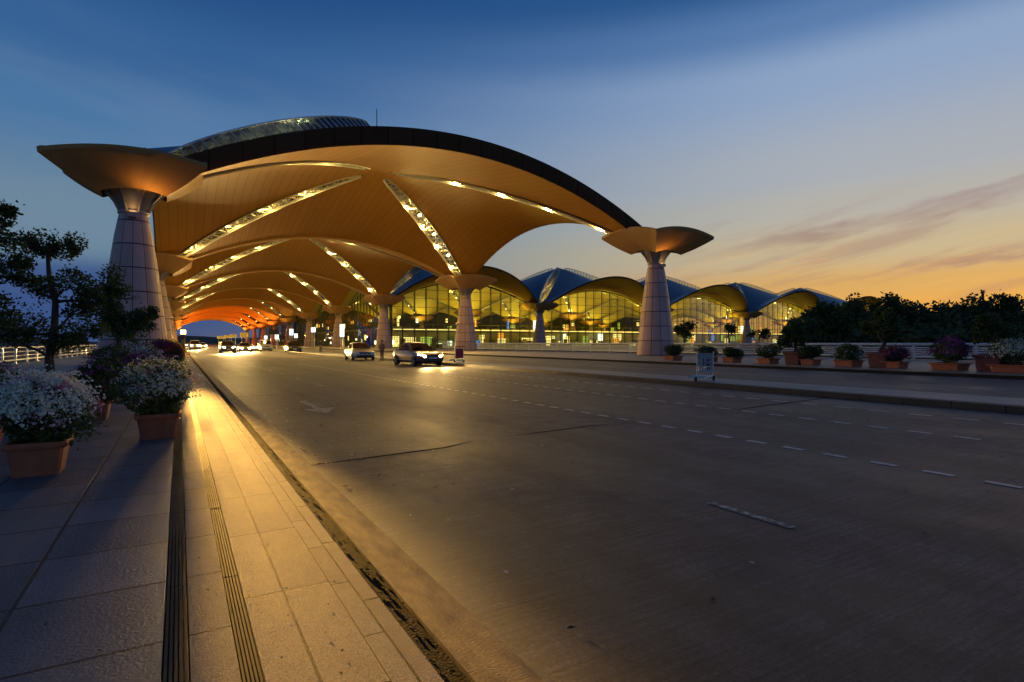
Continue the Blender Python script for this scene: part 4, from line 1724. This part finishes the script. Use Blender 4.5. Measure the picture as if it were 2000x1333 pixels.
def sign(name, label, px, depth, ytop, wpx, hpx, facem, rz=0.0, posts=True, lines=3):
    k = depth / F
    b = along(px, depth, .0)
    t = thing(name, label, 'sign', b, rz)
    zt = EYE + (HZ - ytop) * k
    w, h = wpx * k, hpx * k
    mb = MB()
    mb.box(-w / 2, w / 2, -.06, .06, zt - h, zt, 0)
    pn = mb.build('sign_panel', facem, t)
    mb = MB()
    rl = random.Random(int(px))
    for q in range(lines):
        z = zt - h * (q + .7) / (lines + .4)
        x = -w * .42
        while x < w * .34:
            l = w * rl.uniform(.05, .16)
            mb.box(x, min(x + l, w * .42), -.075, -.062, z, z + h * .5 / (lines + .4))
            x += l + w * .045
    mb.build('lettering', M['trim'], pn)
    if posts:
        for sd in (-.3, .3):
            mb = MB()
            mb.tube([(sd * w, .1, 0), (sd * w, .1, zt - h * .3)], .07, 6)
            mb.build('post', M['rail'], t)
    return t


sign('road_sign', 'wide yellow road sign on posts, farthest under the canopy', 432, 170, 657, 14, 5, M['yellowsign'])
sign('road_sign', 'yellow road sign board near the canopy mouth, left of two close together', 444, 140, 655, 11, 5.5, M['yellowsign'])
sign('road_sign', 'yellow road sign board near the canopy mouth, right of two close together', 456, 136, 653.5, 11, 6, M['yellowsign'])
sign('road_sign', 'tall stacked yellow direction sign beside the orange lit column', 477, 128, 650, 14, 9, M['yellowsign'], lines=4)
sign('sign_board', 'dark unlit direction board hanging over the far lanes', 535, 118, 644, 18, 9.5, M['darksteel'])
for px, dep, yt, w, h, lab in ((519, 230, 656, 5.5, 7, 'white lit sign panel left of the dark direction board'), (540.5, 230, 654, 6.5, 9, 'white lit sign panel right under the dark direction board'),
                               (569, 190, 643, 7, 12, 'white lit sign panel, higher of the pair between two far columns'), (578, 190, 652, 6, 8, 'white lit sign panel, lower of the pair between two far columns'),
                               (668, 118, 634, 8, 24, 'tall white lit sign panel by the third roadside column'), (612, 150, 640, 8, 9, 'white lit sign panel over the kiosk roof')):
    sign('lit_sign', lab, px, dep, yt, w, h, M['whitesign'], lines=5)
b = along(487, 88, 0)
t = thing('crowd_barrier', 'row of thin white pickets forming a low barrier across the middle lanes', 'barrier', b, R(-20))
mb = MB()
for z in (.25, .95):
    mb.tube([(-1.5, 0, z), (1.5, 0, z)], .03, 6)
mb.build('rail', M['steel'], t)
mb = MB()
mb.box(-.035, .035, -.02, .02, 0, 1.05)
me = mb.mesh('picket', M['steel'])
for q in range(13):
    link('picket', me, t, (-1.5 + .25 * q, 0, 0))
# standee: flat printed figure in a blue dress on a pole
b = along(720, 57, FZ)
t = thing('advert_standee', 'tall flat cut-out of a figure in a blue dress behind the silver car', 'standee', b, R(-17))
mb = MB()
mb.tube([(.22, .04, 0), (.22, .04, 2.6)], .035, 6)
mb.box(-.3, .5, -.2, .25, 0, .05)
mb.build('stand', M['rail'], t)


def plate(mb, pts, y0, y1, mi=0):
    f = [(x, y0, z) for x, z in pts]
    k = [(x, y1, z) for x, z in pts]
    mb.face(f, mi)
    mb.face(k[::-1], mi)
    n = len(pts)
    for i in range(n):
        mb.face([f[i], k[i], k[(i + 1) % n], f[(i + 1) % n]], mi)


mb = MB()
plate(mb, [(-.22, .35), (.20, .35), (.24, 1.0), (.17, 1.75), (.12, 1.95), (-.12, 1.95), (-.16, 1.7), (-.24, 1.0)], -.02, .02)
mb.build('printed_dress', M['bluecloth'], t)
mb = MB()
plate(mb, [(-.12, 1.955), (.12, 1.955), (.20, 2.2), (.17, 2.55), (0, 2.72), (-.17, 2.58), (-.24, 2.25)], -.02, .02)
mb.build('printed_head', M['pinkprint'], t)

for o in list(COL.objects):
    if o.parent is None and o.get('category'):
        st = o.name.split('.')[0]
        if st == 'flower_planter':
            o['group'] = 'flower pots along the near pavement' if o.location.x < 5 else 'planters along the far pavement'
        elif st == 'potted_tree':
            o['group'] = 'potted trees along the near pavement' if o.location.x < 5 else 'planters along the far pavement'
        else:
            g = {'broadleaf_tree': 'trees beyond the guard rail', 'parked_car': 'cars standing along the island', 'oncoming_car': 'cars coming down the road with headlights on',
                 'luggage_trolley': 'luggage trolleys left on the island', 'road_sign': 'yellow road signs under the canopy', 'lit_sign': 'lit sign panels under the canopy',
                 'guard_rail': 'guard rails on both sides', 'person': 'people on the drop-off island'}.get(st)
            if g:
                o['group'] = g

# ================================================================ light, sky, camera
w = bpy.data.worlds.new('World')
scene.world = w
w.use_nodes = True
nt = w.node_tree
for n in list(nt.nodes):
    nt.nodes.remove(n)
N = nt.nodes.new
out = N('ShaderNodeOutputWorld')
SUN_AZ = R(72)
tc = N('ShaderNodeTexCoord')
sp = N('ShaderNodeSeparateXYZ')
nt.links.new(tc.outputs['Generated'], sp.inputs[0])


def wm(op, a, b=None, c=None):
    n = N('ShaderNodeMath')
    n.operation = op
    for i, q in enumerate((a, b, c)):
        if q is None:
            continue
        if isinstance(q, (int, float)):
            n.inputs[i].default_value = q
        else:
            nt.links.new(q, n.inputs[i])
    return n.outputs[0]


def ramp(sock, stops):
    r = N('ShaderNodeValToRGB')
    r.color_ramp.interpolation = 'EASE'
    e = r.color_ramp.elements
    while len(e) < len(stops):
        e.new(.5)
    for q, (p, c) in zip(e, stops):
        q.position, q.color = p, (*c, 1)
    nt.links.new(sock, r.inputs[0])
    return r.outputs[0]


def s2l(r, g, b):
    f = lambda c: (c / 255 / 12.92) if c <= 10 else ((c / 255 + .055) / 1.055) ** 2.4
    return (f(r), f(g), f(b))


el = wm('ARCSINE', sp.outputs[2])
e01 = wm('MULTIPLY', el, 180 / PI / 50)           # 0..1 over 0..50 degrees
az = wm('ARCTAN2', sp.outputs[0], sp.outputs[1])  # 0 along the road, positive to the right
DEG = lambda d: d / 50
away = ramp(e01, [(0, s2l(84, 92, 120)), (DEG(2.5), s2l(70, 92, 134)), (DEG(8), s2l(102, 130, 152)), (DEG(11), s2l(103, 131, 154)), (DEG(18), s2l(72, 116, 161)), (DEG(24), s2l(52, 96, 148)), (DEG(30), s2l(34, 78, 132)), (DEG(37), s2l(16, 48, 96)), (1, s2l(8, 28, 64))])
near = ramp(e01, [(0, s2l(244, 166, 70)), (DEG(3), s2l(228, 168, 82)), (DEG(5), s2l(214, 168, 98)), (DEG(8), s2l(196, 179, 142)), (DEG(12), s2l(178, 176, 168)), (DEG(15), s2l(167, 173, 181)), (DEG(23), s2l(140, 163, 196)), (DEG(27), s2l(88, 124, 172)), (DEG(31), s2l(40, 86, 140)), (DEG(37), s2l(18, 50, 98)), (1, s2l(8, 28, 64))])
d = wm('ABSOLUTE', wm('SUBTRACT', az, SUN_AZ))
mrn = N('ShaderNodeMapRange')
mrn.interpolation_type = 'SMOOTHSTEP'
mrn.inputs['From Min'].default_value = R(8)
mrn.inputs['From Max'].default_value = R(70)
mrn.inputs['To Min'].default_value = 1
mrn.inputs['To Max'].default_value = 0
nt.links.new(d, mrn.inputs['Value'])


def mixc(f, a, b):
    m = N('ShaderNodeMix')
    m.data_type = 'RGBA'
    for s, q in ((m.inputs['Factor'], f), (m.inputs[6], a), (m.inputs[7], b)):
        if isinstance(q, tuple):
            s.default_value = (*q, 1)
        elif isinstance(q, float):
            s.default_value = q
        else:
            nt.links.new(q, s)
    return m.outputs[2]


sky = mixc(mrn.outputs[0], away, near)


def cloud(su, sv, rotz, seed, lo, hi, detail=6):
    """streaks in azimuth/elevation of the sky itself"""
    cb = N('ShaderNodeCombineXYZ')
    u = wm('ADD', wm('MULTIPLY', az, math.cos(rotz)), wm('MULTIPLY', el, -math.sin(rotz)))
    v = wm('ADD', wm('MULTIPLY', az, math.sin(rotz)), wm('MULTIPLY', el, math.cos(rotz)))
    nt.links.new(wm('MULTIPLY', u, su), cb.inputs[0])
    nt.links.new(wm('MULTIPLY', v, sv), cb.inputs[1])
    cb.inputs[2].default_value = seed
    n = N('ShaderNodeTexNoise')
    n.inputs['Scale'].default_value = 1
    n.inputs['Detail'].default_value = detail
    n.inputs['Roughness'].default_value = .55
    nt.links.new(cb.outputs[0], n.inputs['Vector'])
    m = N('ShaderNodeMapRange')
    m.interpolation_type = 'SMOOTHSTEP'
    m.inputs['From Min'].default_value = lo
    m.inputs['From Max'].default_value = hi
    nt.links.new(n.outputs['Fac'], m.inputs['Value'])
    return m.outputs[0]


def band(sock, a, b, c, d_):
    """1 between b and c, fading to 0 at a and d"""
    p, q = N('ShaderNodeMapRange'), N('ShaderNodeMapRange')
    for m, lo, hi in ((p, a, b), (q, d_, c)):
        m.interpolation_type = 'SMOOTHSTEP'
        m.inputs['From Min'].default_value = lo
        m.inputs['From Max'].default_value = hi
        nt.links.new(sock, m.inputs['Value'])
    return wm('MULTIPLY', p.outputs[0], q.outputs[0])


# mauve streaks over the sunset, slanting up to the right
c1 = wm('MULTIPLY', cloud(3.2, 26, R(-13), 3.1, .50, .68), band(el, R(2), R(5), R(9), R(14)))
c1 = wm('MULTIPLY', wm('MULTIPLY', c1, band(az, R(38), R(56), R(100), R(130))), .42)
sky = mixc(c1, sky, s2l(150, 112, 112))
c1b = wm('MULTIPLY', cloud(6, 60, R(-10), 9.4, .45, .7), band(el, R(1), R(3), R(7), R(10)))
c1b = wm('MULTIPLY', wm('MULTIPLY', c1b, band(az, R(38), R(56), R(100), R(130))), .2)
sky = mixc(c1b, sky, s2l(252, 190, 96))
for e0, a0, sl_, th, amt, sd in ((8.4, 50.6, .139, 1.15, .62, 2.2), (5.05, 59, .125, .62, .55, 7.7)):
    off = wm('SUBTRACT', el, wm('ADD', R(e0), wm('MULTIPLY', wm('SUBTRACT', az, R(a0)), sl_)))
    wob = wm('MULTIPLY', wm('SUBTRACT', cloud(7, 22, R(-8), sd, .2, .8), .5), R(1.6))
    k_ = band(wm('ADD', off, wob), R(-th), R(-th * .1), R(th * .1), R(th))
    k_ = wm('MULTIPLY', wm('MULTIPLY', k_, band(az, R(a0 - 6), R(a0 + 10), R(110), R(140))), wm('MULTIPLY_ADD', cloud(9, 55, R(-8), sd + 3, .35, .65), .6, .4))
    sky = mixc(wm('MULTIPLY', k_, amt), sky, s2l(146, 112, 112))
# deep blue bank low on the left
c2 = wm('MULTIPLY', cloud(2.5, 10, R(3), 5.7, .36, .56), band(el, R(-2), R(0), R(5.5), R(7.6)))
c2 = wm('MULTIPLY', wm('MULTIPLY', c2, band(az, R(-90), R(-50), R(-4), R(8))), .85)
sky = mixc(c2, sky, s2l(50, 78, 132))
c3 = wm('MULTIPLY', cloud(2.2, 11, R(6), 1.3, .42, .75), band(el, R(6), R(10), R(20), R(28)))
sky = mixc(wm('MULTIPLY', c3, .10), sky, s2l(160, 165, 185))
bg = N('ShaderNodeBackground')
bg.inputs['Strength'].default_value = 1.0
nt.links.new(sky, bg.inputs[0])
# the physical twilight sky adds its own faint share
ns = N('ShaderNodeTexSky')
ns.sky_type = 'NISHITA'
ns.sun_disc = False
ns.sun_elevation = R(.5)
ns.sun_rotation = SUN_AZ
bg2 = N('ShaderNodeBackground')
bg2.inputs['Strength'].default_value = .05 * .15
nt.links.new(ns.outputs[0], bg2.inputs[0])
ad = N('ShaderNodeAddShader')
nt.links.new(bg.outputs[0], ad.inputs[0])
nt.links.new(bg2.outputs[0], ad.inputs[1])
nt.links.new(ad.outputs[0], out.inputs[0])
sl = bpy.data.lights.new('sun', 'SUN')
sl.energy = .12
sl.angle = R(12)
sl.color = (1, .62, .35)
so = bpy.data.objects.new('sun', sl)
COL.objects.link(so)
dv = Vector((math.sin(SUN_AZ), math.cos(SUN_AZ), math.tan(R(3))))
so.rotation_euler = (-dv).to_track_quat('-Z', 'Y').to_euler()

cam = bpy.data.cameras.new('camera')
cam.sensor_width = 36
cam.lens = 36 * F / 2000
cam.shift_y = (HZ - 666.5) / 2000
cam.clip_end = 9000
cam.clip_start = .05
co = bpy.data.objects.new('camera', cam)
COL.objects.link(co)
co.location = (0, 0, EYE)
co.rotation_euler = (R(90), 0, -YAW)
scene.camera = co
vs = scene.view_settings
vs.view_transform = 'Standard'
vs.look = 'None'
vs.exposure = 0
vs.gamma = 1
cy = scene.cycles
cy.max_bounces = 6
cy.diffuse_bounces = 3
cy.glossy_bounces = 3
cy.transmission_bounces = 4
cy.transparent_max_bounces = 12
cy.sample_clamp_indirect = 4
cy.sample_clamp_direct = 0
cy.caustics_reflective = cy.caustics_refractive = False
cy.use_light_tree = True
cy.use_denoising = True
